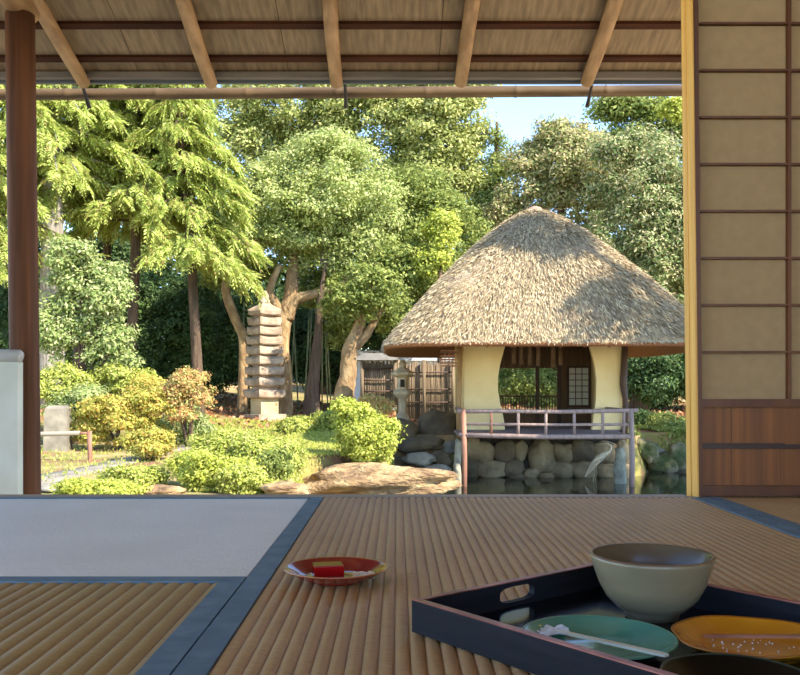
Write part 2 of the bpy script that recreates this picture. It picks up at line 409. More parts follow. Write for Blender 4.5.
# low sleeve wall with bamboo cap at far left
lw = thing('low_wall', 'low grey plaster wall with a round cap at the left edge', 'wall', (-1.9, 3.5, -.95))
xe = (23-CX)/F*3.53
build(G().box((-3.2, 3.48, -.95), (xe, 3.53, P(0, 362, 3.48)[2])), 'plaster_panel', mat('grey_plaster', (186, 184, 168), (200, 198, 184), 6, rough=.9), lw)
zc_ = P(0, 356.7, 3.5)[2]
build(G().tube([(-3.2, 3.5, zc_), (xe-.05, 3.5, zc_), (xe, 3.5, zc_), (xe+.008, 3.5, zc_-.002)], [.029, .029, .028, .02], 16), 'round_cap', mat('silver_bamboo', (150, 146, 138), (180, 176, 166), 9, (.3, 2, 2), rough=.4), lw)

# ------------------------------------------------------------------ tray and dishes
D1 = np.array([.625, -.781, 0]); D2 = np.array([.781, .625, 0]); O = np.array([.015, .882, 0])
def T(a, b, z): return O+D2*a+D1*b+np.array([0, 0, z])    # a along the short side, b along the long one
TW, TL, TH, TT = .298, .43, .033, .008
M_lac = mat('black_lacquer', (6, 5, 7), rough=.14, spec=.5, coat=.2)
M_rim = mat('reddish_highlight_rim', (176, 112, 100), (116, 56, 50), 20, rough=.35)  # reddish rim with its pinkish highlight mixed into the colour
M_side = mat('black_wood_grain', (20, 22, 28), (30, 32, 40), 20, (.4, .4, 6), rough=.6, spec=.2)
tray = thing('serving_tray', 'black lacquer tray with a brownish rim holding the dishes', 'tray', T(TW/2, TL/2, .001))
def obox(a0, a1, b0, b1, z0, z1, g=None):
    g = g or G()
    return g.add([T(a, b, z) for z in (z0, z1) for b in (b0, b1) for a in (a0, a1)], [(0,1,3,2),(4,6,7,5),(0,4,5,1),(2,3,7,6),(0,2,6,4),(1,5,7,3)])
build(obox(TT, TW-TT, TT, TL-TT, .001, .006), 'tray_floor', M_lac, tray)
# short side with an oval hand hole (and its twin)
def handled(b0):
    A = [T(0, b0, 0)]; n = 40
    ac, zc, ra, rz_ = .146, .0195, .0275, .0085
    outer = []; inner = []
    for k in range(n):
        t = 2*math.pi*k/n; ct, st_ = math.cos(t), math.sin(t)
        # superellipse hole; outer rectangle by radial projection
        inner.append((ac+ra*math.copysign(abs(ct)**.6, ct), zc+rz_*math.copysign(abs(st_)**.6, st_)))
        hx = (TW-ac) if ct > 0 else ac; hz = (TH-zc) if st_ > 0 else zc-.001
        inner_a, inner_z = inner[-1]
        da, dz_ = inner_a-ac, inner_z-zc
        sc = min(hx/abs(da) if abs(da) > 1e-6 else 1e9, hz/abs(dz_) if abs(dz_) > 1e-6 else 1e9)
        outer.append((ac+da*sc, zc+dz_*sc))
    # add rectangle corners by snapping the nearest samples
    for (ca, cz) in ((0, .001), (TW, .001), (TW, TH), (0, TH)):
        j = min(range(n), key=lambda i: abs(outer[i][1]-cz)*10+abs(outer[i][0]-ca)*.2 if True else 0)
        outer[j] = (ca, cz)
    V = []
    for bb in (b0, b0+TT):
        V += [T(a, bb, z) for a, z in outer]+[T(a, bb, z) for a, z in inner]
    Fs = []
    for k in range(n):
        j = (k+1) % n
        Fs += [(k, j, n+j, n+k), (2*n+k, 3*n+k, 3*n+j, 2*n+j), (n+k, n+j, 3*n+j, 3*n+k), (k, 2*n+k, 2*n+j, j)]
    return G().add(V, Fs)
build(handled(0), 'side_panel', M_side, tray)
build(handled(TL-TT), 'side_panel', M_side, tray)
build(obox(0, TT, TT, TL-TT, .001, TH), 'side_panel', M_side, tray)
build(obox(TW-TT, TW, TT, TL-TT, .001, TH), 'side_panel', M_side, tray)
g = obox(0, TW, 0, TT, TH, TH+.0012); obox(0, TW, TL-TT, TL, TH, TH+.0012, g); obox(0, TT, TT, TL-TT, TH, TH+.0012, g); obox(TW-TT, TW, TT, TL-TT, TH, TH+.0012, g)
build(g, 'reddish_highlight_rim', M_rim, tray)
# tea bowl
M_bowl = mat('celadon_grey_glaze', (116, 106, 84), (152, 140, 112), 5, (1, 1, 2.5), rough=.28, c3=(134, 123, 98), bump=.08, bscale=12)
bc = np.array([(652-CX)/F*.92, .92, .0062])
bw = thing('tea_bowl', 'grey-green glazed ceramic tea bowl on the black tray', 'bowl', bc)
def wobble(a, r, z): return 1+.012*math.sin(a*2+1)+.006*math.sin(a*5)
prof = [(.0, .0035), (.022, .0035), (.0235, .0), (.027, .0), (.0285, .006), (.036, .011), (.047, .022), (.0545, .036), (.0595, .05), (.0628, .0615), (.0635, .0648), (.062, .0662), (.0600, .0645), (.0562, .050), (.050, .035), (.042, .023), (.03, .0135), (.015, .0105), (0, .0095)]
build(G().lathe(bc, prof, 56, fn=wobble), 'bowl_body', M_bowl, bw)
build(G().lathe(bc, [(.0612, .0664), (.0592, .0645), (.0554, .0502), (.0492, .0355), (.0412, .0238), (.0295, .0145), (.015, .0115), (0, .0105)], 56, fn=wobble), 'inner_glaze', mat('brown_inner_glaze', (84, 70, 52), (110, 94, 72), 6, rough=.25), bw)
prof2 = [(.0, .0022), (.03, .0022)]
g = G(); g.lathe(bc, [(.0608, .0638+.0028), (.0628, .0668), (.0637, .0654)], 56, fn=wobble)
build(g, 'rim_band', mat('iron_brown_rim', (110, 84, 62), (140, 112, 86), 12, rough=.35), bw)
# turquoise plate
def plate(name, label, cat, c, r, h, m, rim=None, sx=1, sy=1, fn=None, well=.62):
    t = thing(name, label, cat, c)
    prof = [(0, .001), (r*.42, .001), (r*.44, 0), (r*.5, 0), (r*.52, .003), (r*.78, h*.45), (r*.97, h*.93), (r, h), (r*.985, h*1.04), (r*.95, h*.98), (r*.75, h*.52), (r*well, h*.34), (r*(well-.03), h*.28), (r*.3, h*.24), (0, h*.23)]
    build(G().lathe(c, prof, 56, sx=sx, sy=sy, fn=fn), 'plate_body', m, t)
    if rim: build(G().lathe(c, [(r*.996, h*1.0), (r*.993, h*1.06), (r*.978, h*1.06), (r*.965, h*1.01)], 56, sx=sx, sy=sy, fn=fn), 'rim_band', rim, t)
    return t
M_tq = mat('turquoise_glaze', (52, 122, 104), (78, 146, 124), 14, rough=.18, c3=(62, 132, 112), coat=.4)
pc = np.array([(598-CX)/F*.795, .795, .0062])
plate('round_plate', 'round turquoise glazed plate on the black tray with a wooden pick', 'plate', pc, .0705, .0155, M_tq, mat('teal_rim', (84, 134, 110), rough=.3))
M_pick = mat('pale_wood_pick', (206, 204, 178), (220, 218, 196), 20, rough=.5)
def stick(a, b, w, th, m, name, label, cat):
    a = np.array(a); b = np.array(b); d = b-a; L = np.linalg.norm(d); d /= L; s = np.cross(d, [0, 0, 1]); s /= np.linalg.norm(s); u = np.cross(s, d)
    g = G(); V = []
    for t, k in ((0, .45), (.12, .85), (.6, 1), (.96, 1), (1, .75)):
        for (p, q) in ((-1, -1), (1, -1), (1, 1), (-1, 1)): V.append(a+d*L*t+s*w*k*p+u*th*q)
    Fs = [(i*4+k, i*4+(k+1) % 4, (i+1)*4+(k+1) % 4, (i+1)*4+k) for i in range(4) for k in range(4)]+[(3, 2, 1, 0), (16, 17, 18, 19)]
    return tag(build(g.add(V, Fs), name, m), label, cat)
def PT(px, py, z):                # point at height z seen at a pixel
    Y = (H-z)*F/(py-CY); return np.array([(px-CX)/F*Y, Y, z])
stick(PT(548, 629, .0155), PT(667, 655.5, .0255), .0035, .0011, M_pick, 'wooden_pick', 'pale flat wooden pick lying across the turquoise plate', 'pick')
# crumpled sweet wrapper on the turquoise plate
def wrapper(c, rx, ry, m, seed, hh=.004):
    g = G(); n = 9; V = []
    for i in range(n):
        for j in range(n):
            u, v = i/(n-1)*2-1, j/(n-1)*2-1
            V.append((c[0]+u*rx+.15*rx*noise.noise(Vector((u*3, v*3, seed))), c[1]+v*ry+.2*ry*noise.noise(Vector((u*3, v*3, seed+5))), c[2]+hh*(.8+1.0*noise.noise(Vector((u*2.2, v*2.2, seed+9))))))
    return g.add(V, [(i*n+j, (i+1)*n+j, (i+1)*n+j+1, i*n+j+1) for i in range(n-1) for j in range(n-1)])
o = build(wrapper(PT(553, 634, .0145), .015, .014, None, 2), 'sweet_wrapper', mat('clear_wrap', (206, 216, 220), rough=.15), None)
o.modifiers.new('s', 'SOLIDIFY').thickness = .0004
tag(o, 'crumpled whitish wrapper scrap on the turquoise plate', 'wrapper')
g = G().lathe(PT(536, 629, .0155)+np.array([0, 0, .0]), [(0, 0), (.004, .0), (.005, .002), (.0035, .004), (0, .0045)], 14, sx=1.4)
tag(build(g, 'lemon_peel', mat('yellow_sweet', (226, 206, 90), rough=.4)), 'small yellow morsel at the left rim of the turquoise plate', 'food')
# ochre leaf-shaped plate
M_och = mat('ochre_glaze', (186, 116, 20), (214, 146, 36), 9, rough=.2, c3=(200, 130, 26), coat=.4)
def leafy(a, r, z): return 1+.05*math.cos(3*a+.5)+.02*math.cos(7*a)
oc = np.array([(756-CX)/F*.79, .79, .0062])
plate('leaf_plate', 'ochre yellow leaf-shaped plate at the right of the black tray', 'plate', oc, .069, .017, M_och, mat('ochre_rim', (150, 88, 20), rough=.3), sx=1.12, sy=.95, fn=leafy)
stick(PT(703, 636, .0150), PT(812, 636.5, .0255), .003, .0012, mat('brown_pick', (176, 116, 84), (150, 92, 66), 30, rough=.5), 'wooden_pick', 'brown wooden pick lying across the ochre plate', 'pick')
g = G()
for k in range(46):
    a = R.uniform(0, 6.28); rr = .044*math.sqrt(R.random()); x, y = oc[0]+rr*math.cos(a)*1.2, oc[1]+rr*math.sin(a)*.8
    bm_ = bmesh.new(); bmesh.ops.create_icosphere(bm_, subdivisions=1, radius=.0006+.0004*R.random()); bmesh.ops.translate(bm_, verts=bm_.verts, vec=(x, y, .0062+.0048+.0002*rr)); g.bm(bm_)
tag(build(g, 'sugar_grains', mat('sugar', (240, 234, 214), rough=.4)), 'scattered white sugar grains on the ochre plate', 'sugar', kind='stuff')
# black dish at the front
kc = np.array([.262, .668, .0062])
plate('dark_dish', 'glossy black round dish at the bottom edge of the tray', 'plate', kc, .058, .020, mat('black_glaze', (6, 9, 8), rough=.25, spec=.3), mat('green_black_rim', (40, 54, 44), rough=.3))
# red plate with a jelly block on the mat
M_red = mat('red_lacquer', (128, 30, 28), (150, 42, 34), 6, rough=.16, coat=.6, c3=(138, 34, 30))
rc = np.array([(336-CX)/F*1.115, 1.115, .0012])
plate('round_plate', 'small red lacquer plate on the mat with a red jelly block', 'plate', rc, .067, .0165, M_red, mat('gold_rim', (190, 140, 84), rough=.3, metal=.5), well=.7)
jb = thing('jelly_block', 'translucent dark red bean jelly block on the red plate', 'sweet', rc+np.array([-.008, 0, .0045]))
g = G(); ca, sa = math.cos(.12), math.sin(.12); L_, W_, H_ = .019, .015, .017
bm_ = bmesh.new(); bmesh.ops.create_cube(bm_, size=1)
for v in bm_.verts: v.co = Vector(((v.co.x*2*L_), v.co.y*2*W_, (v.co.z+.5)*H_))
bmesh.ops.bevel(bm_, geom=bm_.edges[:], offset=.001, segments=2, affect='EDGES')
bmesh.ops.rotate(bm_, verts=bm_.verts, matrix=Matrix.Rotation(.2, 3, 'Z')); bmesh.ops.translate(bm_, verts=bm_.verts, vec=Vector(rc+np.array([-.010, -.004, .0048])))
build(g.bm(bm_), 'jelly_body', mat('red_jelly', (150, 12, 16), rough=.12, coat=.5), jb)
o = build(wrapper(rc+np.array([.036, -.004, .004]), .014, .016, None, 4, .005), 'paper_scrap', mat('cream_scrap', (226, 214, 190), rough=.4)); o.modifiers.new('s', 'SOLIDIFY').thickness = .0004
tag(o, 'crumpled cream scrap beside the jelly block on the red plate', 'paper')

# ------------------------------------------------------------------ pavilion
M_thatch = mat('thatch', (128, 106, 78), (190, 168, 128), 3.2, (1, 1, .6), rough=1, bump=.8, bscale=30, c3=(160, 140, 116), bdist=.05)
M_cut = mat('thatch_cut_edge', (122, 76, 44), (150, 98, 60), 14, (4, 4, 1), rough=1, bump=.6)
M_cream = mat('cream_plaster', (232, 202, 140), (240, 212, 152), 3, rough=.9)
M_log_shade = mat('shade_toned_log', (128, 106, 96), (158, 134, 120), 10, (2, 2, .2), rough=.8)  # shaded tone of the railing logs put into their colour
M_logr = mat('red_brown_log', (130, 88, 66), (156, 110, 84), 10, (2, 2, .2), rough=.7)  # red-brown wood; also the painted sunlit tone of the left rail posts
M_dark = mat('smoked_wood', (70, 50, 36), (92, 68, 50), 10, (2, 2, .2), rough=.7)
pc_ = np.array([2.68, 16.9])
pv = thing('thatched_pavilion', 'cream walled garden pavilion with a big thatched roof over the pond', 'pavilion', (pc_[0], pc_[1], -.75))
# roof: rounded square sections
HS = 2.92; ZA = H+(CY-209)/F*16.9; ZEV = H+(CY-343)/F*14.05
def roofsec(t):
    """t 0 at the peak, 1 at the eave: half side, height, corner roundness"""
    s = HS*t
    z = ZEV+(ZA-ZEV)*(1-t**1.36)
    return s, z
def sqpt(a, s, e):
    c, q = math.cos(a), math.sin(a); d = (abs(c)**e+abs(q)**e)**(1/e); return s*c/d, s*q/d
NR, NA = 60, 160; V = []
rr_ = lambda x, y, z: .05*noise.noise(Vector((x*1.2, y*1.2, z*1.2)))+.025*noise.noise(Vector((x*6, y*6, z*3)))
for i in range(NR+1):
    t = .035+.965*i/NR; s, z = roofsec(t); e = 2.3+3.5*t
    for k in range(NA):
        a = 2*math.pi*k/NA; x, y = sqpt(a, s, e); d = rr_(x, y, z)
        V.append((pc_[0]+x*(1+d*.3/max(s, .4)), pc_[1]+y*(1+d*.3/max(s, .4)), z+d))
Fs = [(i*NA+k, (i+1)*NA+k, (i+1)*NA+(k+1) % NA, i*NA+(k+1) % NA) for i in range(NR) for k in range(NA)]
Fs.append(tuple(range(NA)))
g = G().add(V, Fs, True); roof = build(g, 'thatched_roof', M_thatch, pv)
# cut eave edge and underside
V = []
secs = [(1.0, 0), (1.0, -.03), (.99, -.065), (.95, -.05), (.75, .12), (.55, .42), (.48, .60)]
for (f, dz_) in secs:
    for k in range(NA):
        a = 2*math.pi*k/NA; x, y = sqpt(a, HS*f, 5.8); V.append((pc_[0]+x, pc_[1]+y, ZEV+dz_+.008))
g = G().add(V, [(i*NA+k, (i+1)*NA+k, (i+1)*NA+(k+1) % NA, i*NA+(k+1) % NA) for i in range(len(secs)-1) for k in range(NA)], True)
build(g, 'eave_underside', M_cut, roof)
# straw ends
N = 130000
t = np.sqrt(R.uniform(.002, 1.0, N)); a = R.uniform(0, 2*np.pi, N)
def rp(t, a):
    s = HS*t; e = 2.3+3.5*t; c, q = np.cos(a), np.sin(a); d = (np.abs(c)**e+np.abs(q)**e)**(1/e)
    return np.stack([pc_[0]+s*c/d, pc_[1]+s*q/d, ZEV+(ZA-ZEV)*(1-t**1.36)], 1)
p0 = rp(t, a); p1 = rp(np.minimum(t+.03, 1.02), a); dn = unit(p1-p0)
sd = unit(np.cross(dn, np.tile([0, 0, 1.], (N, 1)))); nr = np.cross(sd, dn); nr *= np.sign(nr[:, 2:3])
ax = unit(dn+nr*R.uniform(.0, .35, (N, 1))+sd*R.normal(0, .22, (N, 1)))
wd = unit(sd+nr*R.normal(0, .5, (N, 1)))
M_straw = leafmat('straw', [(112, 92, 68), (152, 132, 102), (184, 164, 126), (212, 194, 154), (136, 116, 88)], trans=.05, rough=.9, spec=.1)
quads('straw_ends', p0+nr*R.uniform(-.01, .035, (N, 1)), ax, wd, R.uniform(.07, .19, N)*np.where(t > .965, .45, 1), R.uniform(.008, .02, N), M_straw, roof)
build(G().lathe((pc_[0], pc_[1], ZA-.22), [(.28, 0), (.25, .10), (.17, .17), (.12, .24), (.04, .27), (0, .27)], 20), 'roof_cap', mat('cap_tile', (150, 112, 92), (176, 136, 112), 10, rough=.8), roof)
# floor and deck
Yw = 16.4; zd = H+(CY-434)/F*14.9; ztop = H+(CY-350)/F*Yw+.25
XL_, XR_ = P(463, 0, Yw)[0], P(624, 0, Yw)[0]
build(G().box((1.07, 14.72, zd-.05), (3.98, Yw, zd)).box((XL_, Yw, zd-.05), (XR_, 19.2, zd)), 'floor_deck', mat('deck_boards', (112, 96, 92), (140, 122, 116), 8, (.3, 4, 1), rough=.8), pv)
ty = 14.68
build(G().tube([P(459, 435, ty), P(545, 437, ty), P(634, 436.5, ty)], .042, 12), 'deck_beam', M_log_shade, pv)
def X16(px): return P(px, 0, Yw)[0]
def Z16(py): return P(0, py, Yw)[2]
zb = zd
lpoly = [(X16(464), zb), (X16(505), zb), (X16(504), Z16(420)), (X16(500.5), Z16(405)), (X16(498), Z16(390)), (X16(498), Z16(377)), (X16(500), Z16(365)), (X16(503.5), Z16(352)), (X16(508), ztop), (X16(464), ztop)]
rpoly = [(X16(592), zb), (X16(621), zb), (X16(620.5), Z16(400)), (X16(623), Z16(385)), (X16(622), Z16(365)), (X16(620), ztop), (X16(588), ztop), (X16(591.5), Z16(353)), (X16(595), Z16(366)), (X16(596.5), Z16(380)), (X16(596), Z16(400)), (X16(593.5), Z16(418))]
build(G().prism(lpoly, Yw, Yw+.12), 'plaster_wall', M_cream, pv)
build(G().prism(rpoly, Yw, Yw+.12), 'plaster_wall', M_cream, pv)
Yk = 18.8
build(G().box((XL_, Yw+.12, zd), (XL_+.1, Yk, ztop)), 'plaster_wall', M_cream, pv)
build(G().box((XR_-.1, Yw+.12, zd), (XR_, Yk, ztop)), 'plaster_wall', M_cream, pv)
build(G().box((XL_, Yw, ztop), (XR_, Yk, ztop+.04)), 'inner_ceiling', M_dark, pv)
# back wall: garden-side lattice window, boarded half with paper window
def Xk(px): return P(px, 0, Yk-.1)[0]
def Zk(py): return P(0, py, Yk-.1)[2]
build(G().box((XL_, Yk-.08, zd), (XR_, Yk, Zk(411))).box((XL_, Yk-.08, Zk(368)), (XR_, Yk, ztop)).box((Xk(560), Yk-.08, Zk(411)), (XR_, Yk, Zk(368))), 'back_wall', mat('brown_boards', (104, 78, 54), (122, 94, 66), 8, (3, 3, .3), rough=.8), pv)
wnd = build(G().box((Xk(567), Yk-.12, Zk(407)), (Xk(590), Yk-.081, Zk(366))), 'paper_window', M_dark, pv)
build(G().box((Xk(569), Yk-.128, Zk(405)), (Xk(588), Yk-.121, Zk(368))), 'window_paper', mat('white_paper', (222, 222, 206), rough=.9), wnd)
g = G()
for px in (575.3, 581.6): g.box((Xk(px)-.008, Yk-.14, Zk(405)), (Xk(px)+.008, Yk-.129, Zk(368)))
for py in (374, 380, 386, 392, 398.5): g.box((Xk(569), Yk-.14, Zk(py)-.008), (Xk(588), Yk-.129, Zk(py)+.008))
build(g, 'window_grid', M_dark, wnd)
lat = build(G().box((Xk(535.5), Yk-.14, zd), (Xk(539), Yk-.08, ztop)).box((Xk(557), Yk-.15, zd), (Xk(561), Yk-.08, ztop)).box((Xk(497), Yk-.12, Zk(397)), (Xk(560), Yk-.08, Zk(395.5))), 'lattice_frame', M_dark, pv)
g = G()
for i in range(22):
    px = 500+i*2.75; g.box((Xk(px)-.009, Yk-.11, Zk(411)), (Xk(px)+.009, Yk-.09, Zk(396)))
build(g, 'lattice_bars', M_dark, lat)
for px in (507, 514, 522, 530, 544, 551):
    build(G().box((Xk(px)-.04, 17.6, Z16(352+R.uniform(9, 14))), (Xk(px)+.04, 17.63, ztop)), 'hanging_plaque', mat('plaque_wood', (120, 92, 62), (144, 112, 78), 8, rough=.8), pv)
# corner logs
build(G().tube([P(459.5, 441, 16.3), P(458.5, 400, 16.3), P(460, 345, 16.3)], .055, 12, wob=.04), 'corner_log', mat('yellow_log', (150, 112, 66), (176, 138, 88), 8, (2, 2, .2), rough=.7), pv)
build(G().tube([P(624, 438, 16.35), P(626, 405, 16.35), P(623.5, 385, 16.35), P(625, 345, 16.35)], [.07, .05, .07, .06], 12), 'corner_log', M_dark, pv)
for i in range(13):
    x = pc_[0]-2.4+i*.4; build(G().tube([(x, 14.25, ZEV-.04), (x, 16.4, ZEV+.62)], .025, 8), 'eave_rafter', M_logr, pv)
# lattice box under the left eave
lb = build(G().box(P(441, 352.5, 15.6), P(456.6, 350.5, 15.8)), 'hanging_lattice', M_logr, pv)
g = G()
for py in (352.5, 356, 359.5, 363, 366): g.box(P(440.5, py+.7, 15.6), P(457, py-.7, 15.64))
for px in (445, 449, 453): g.box(P(px-.4, 367, 15.62), P(px+.4, 351, 15.66))
build(g, 'lattice_slats', M_logr, lb)
# railing
rail = build(G().tube([P(457, 411.5, ty), P(500, 411, ty), P(560, 411.8, ty), P(638, 410.5, ty)], .036, 12), 'handrail', M_log_shade, pv)
build(G().tube([P(463, 424, ty), P(545, 424.8, ty), P(631, 424.5, ty)], .025, 10), 'lower_rail', M_log_shade, rail)
for px in (491, 518, 545.6, 574, 602.5, 623.6):
    build(G().tube([P(px, 435, ty), P(px+.3, 412, ty)], .027, 10), 'baluster', M_logr if px == 491 else M_log_shade, rail)
for px, mm in ((463.3, M_logr), (631, M_log_shade)):  # left post in the lit tone, right one in the shaded tone
    zz = WATER-.35
    p1 = P(px, 409, ty); p0 = P(px+.6, 409, ty); p0[2] = zz
    build(G().tube([p0, (p0+p1)/2+np.array([.015, 0, 0]), p1], [.05, .046, .044], 12), 'rail_post', mm, rail)
# side rails back to the walls
for px in (463.3, 631):
    x = P(px, 0, ty)[0]
    build(G().tube([(x, ty, P(0, 411, ty)[2]), (x, Yw, P(0, 411, ty)[2])], .03, 10), 'side_rail', M_log_shade, rail)
# retaining wall of stones under the pavilion
M_rock = mat('brown_rock', (112, 96, 68), (158, 138, 102), 2.5, rough=.9, bump=.6, bscale=9, c3=(136, 118, 86), bdist=.05)
M_rockg = mat('grey_rock', (122, 114, 96), (166, 158, 138), 2.5, rough=.9, bump=.6, bscale=9, c3=(144, 136, 118), bdist=.05)
M_rockd = mat('dark_rock', (82, 70, 50), (118, 102, 76), 2.5, rough=.9, bump=.6, bscale=9, bdist=.05)
def rockg(c, r, seed, sub=3, rough=.28, flat=.0):
    bm_ = bmesh.new(); bmesh.ops.create_icosphere(bm_, subdivisions=sub, radius=1)
    for v in bm_.verts:
        d = v.co.normalized(); n = noise.noise(d*1.3+Vector((seed, seed*.7, 0)))*rough*1.6+noise.noise(d*3+Vector((0, seed, 2)))*rough*.5+noise.noise(d*8+Vector((0, seed, 5)))*.05
        # blocky
        e = 3.2; bl = 1/((abs(d.x)**e+abs(d.y)**e+abs(d.z)**e)**(1/e))
        k = (1+n)*(.55+.45*bl)
        v.co = Vector((c[0]+d.x*r[0]*k, c[1]+d.y*r[1]*k, c[2]+d.z*r[2]*k))
    return G().bm(bm_, True)
sw = thing('stone_retaining_wall', 'rough stone retaining wall under the pavilion at the water', 'wall', (3, 16.25, -1.7))
build(G().box((1.25, 16.3, -1.8), (4.30, 16.6, zd-.06)), 'mortar_core', mat('dark_mortar', (50, 44, 36), (66, 58, 46), 8, rough=1), sw)
for i, (cx_, cy_, w_, h_) in enumerate([(100,180,56,60),(135,195,60,56),(200,190,62,62),(245,188,44,54),(315,205,76,92),(377,193,62,56),(437,190,72,60),(505,195,74,66),(560,200,50,70),(160,242,84,52),(226,240,60,56),(372,244,64,46),(440,242,78,52),(515,247,70,50),(95,235,56,66),(282,258,44,34),(330,268,50,26),(570,250,46,50),(235,268,46,26)]):
    c = P(440+cx_/3.077, 390+cy_/3.077, 16.25); c[1] = 16.28
    build(rockg(c, (S(w_/3.077/2, 16.3)*1.2, .16, S(h_/3.077/2, 16.3)*1.2), i*3.1, 3, .2), 'stone', [M_rock, M_rock, M_rockd, M_rock][i % 4], sw)
# stone supports
for lab, px, py, w_, h_, Y_ in (('pale stone pier standing in the pond below the left corner of the deck', 458, 461, 7, 44, 15.0), ('mottled pale stone pier in the pond under the right end of the deck', 620, 466, 12, 36, 15.2)):
    c = P(px, py, Y_); zt1 = P(0, py-h_/2, Y_)[2]; rr = S(w_/2, Y_)
    o = build(G().tube([(c[0], Y_, -1.74), (c[0]+.01, Y_, WATER), (c[0]-.015, Y_, WATER*.6+zt1*.4), (c[0]+.01, Y_, zt1-.1), (c[0], Y_, zt1)], [rr*1.25, rr*1.1, rr, rr*.95, rr*.8], 11, wob=.13), 'stone_pier', mat('pale_stone', (116, 112, 92), (164, 158, 134), 6, rough=.9, bump=.8, bdist=.04))
    tag(o, lab, 'stone pier')

# ------------------------------------------------------------------ heron
hY = 15.5
def hp(cx_, cy_, dy=0): p = P(440+cx_/3.077, 390+cy_/3.077, hY); p[1] += dy; return p
M_hb = mat('heron_feather', (206, 184, 148), (240, 226, 196), 12, (1, 1, .4), rough=.9, c3=(226, 208, 174))
hz = WATER
heron = thing('grey_heron', 'grey heron standing in the pond below the pavilion deck', 'heron', (P(591, 0, hY)[0], hY, hz-.3))
def spine(pts, rad, n=14):
    # smooth tube through control points (catmull-rom)
    pts = [np.array(p) for p in pts]; q = []; r = []
    for i in range(len(pts)-1):
        a, b, c, d = pts[max(i-1, 0)], pts[i], pts[i+1], pts[min(i+2, len(pts)-1)]
        for k in range(5):
            t = k/5; q.append(.5*((2*b)+(-a+c)*t+(2*a-5*b+4*c-d)*t*t+(-a+3*b-3*c+d)*t**3)); r.append(rad[i]*(1-t)+rad[i+1]*t)
    q.append(pts[-1]); r.append(rad[-1]); return q, r
q, r = spine([hp(446, 268), hp(458, 250), hp(474, 228), hp(492, 208), hp(508, 196), hp(519, 190), hp(526, 180), hp(525, 171), hp(516, 166), hp(507, 165), hp(500, 165.5)],
             [.006, .035, .075, .088, .062, .032, .022, .021, .026, .018, .010])
q2, r2 = spine([hp(500, 165.5), hp(488, 167), hp(478, 169)], [.010, .006, .001])
build(G().tube(q+q2[1:], r+r2[1:], 14, sq=.8), 'body', M_hb, heron)
g = G().tube(*spine([hp(500, 205, -.055), hp(482, 222, -.07), hp(464, 244, -.05), hp(452, 262, -.02)], [.015, .04, .03, .006]), 12)
build(g, 'wing', mat('heron_wing', (170, 146, 110), (206, 184, 148), 12, rough=.9), heron)
build(G().tube(*spine([hp(520, 165, -.02), hp(530, 167, -.015), hp(540, 174, -.01)], [.008, .006, .001]), 8), 'crest', mat('heron_crest', (40, 40, 44), rough=.8), heron)
for dx_, dy_ in ((0, -.03), (9, .03)):
    g = G(); a = hp(470+dx_, 240, dy_); kx = hp(474+dx_, 254, dy_); f_ = hp(462+dx_, 280, dy_); f_[2] = -1.72
    g.tube([a, kx, (kx*.5+f_*.5), f_], [.022, .011, .009, .010], 8)
    for s_ in (-.5, 0, .5):
        g.tube([f_, f_+np.array([-.06*math.cos(s_), .06*math.sin(s_), -.005])], [.007, .003], 6)
    build(g, 'leg', mat('heron_leg', (150, 136, 96), rough=.6), heron)
for s_ in (-.018,): build(G().lathe(hp(513, 165.2, -.021), [(0, -.005), (.005, 0), (0, .005)], 10), 'eye', mat('heron_eye', (30, 26, 10), rough=.2), heron)

# ------------------------------------------------------------------ rocks
def rock(px, py, w_, h_, Y_, m, label, seed, depth=1.0, rough=.25):
    if px < 330 and label[:4] != 'pale flat rock'[:4] or px < 200: Y_ = onground(px, py+h_*.4)
    c = P(px, py, Y_); rx, rz1 = S(w_/2, Y_), S(h_/2, Y_)
    o = build(rockg(c, (rx, max(rx*.8*depth, .1), rz1), seed, 4 if w_ > 40 else 3, rough), 'rock', m)
    return tag(o, label, 'rock')
M_slab = mat('warm_slab', (120, 92, 62), (184, 156, 110), 3.5, (1, 1, 3), rough=.95, bump=1, bscale=8, c3=(156, 126, 86), bdist=.12)
rock(376, 482, 142, 36, 12.6, M_slab, 'long flat tan slab rock at the left shore of the pond', 11, .55, .3)
rock(326, 464, 52, 18, 14.2, mat('pale_slab', (146, 136, 116), (176, 166, 144), 3, rough=.95, bump=.8, bdist=.05), 'pale flat rock behind the left end of the long slab rock', 12, .7)
rock(286, 490, 44, 14, 10.6, M_slab, 'small tan rock at the left tip of the long slab rock', 17, .8)
rock(164, 492, 42, 12, 10.2, M_slab, 'tan low rock half hidden by grass near the left shrubs', 14, .8)
rock(437, 428, 38, 36, 17.6, M_rockd, 'tall dark boulder between the stone lantern and the pavilion', 21, .8)
rock(404, 430, 26, 22, 17.3, M_rockd, 'dark rounded boulder under the stone lantern', 22, .9)
rock(422, 444, 50, 16, 17.0, M_rockd, 'dark flat stone below the tall dark boulder', 23, .6)
rock(419, 459, 32, 13, 16.3, M_rockg, 'pale grey stone at the pond edge under the dark boulders', 24, .7)
rock(441, 459, 20, 16, 16.5, M_rockd, 'small dark stone right of the pale grey pond stone', 25, .7)
rock(437, 470, 26, 11, 16.0, M_rockg, 'grey stone low at the water left of the deck', 26, .7)
rock(400, 463, 20, 14, 16.6, M_rockd, 'dark stone left of the pale grey pond stone', 27, .7)
rock(451, 447, 16, 14, 17.0, M_rockg, 'grey stone beside the left deck pier', 28, .7)
rock(655, 458, 26, 20, 17.4, M_rockg, 'mossy grey rock on the right bank beside the deck', 31, .8)
rock(676, 452, 30, 24, 17.7, M_rockg, 'mottled grey rock on the right bank next to the pillar', 32, .8)
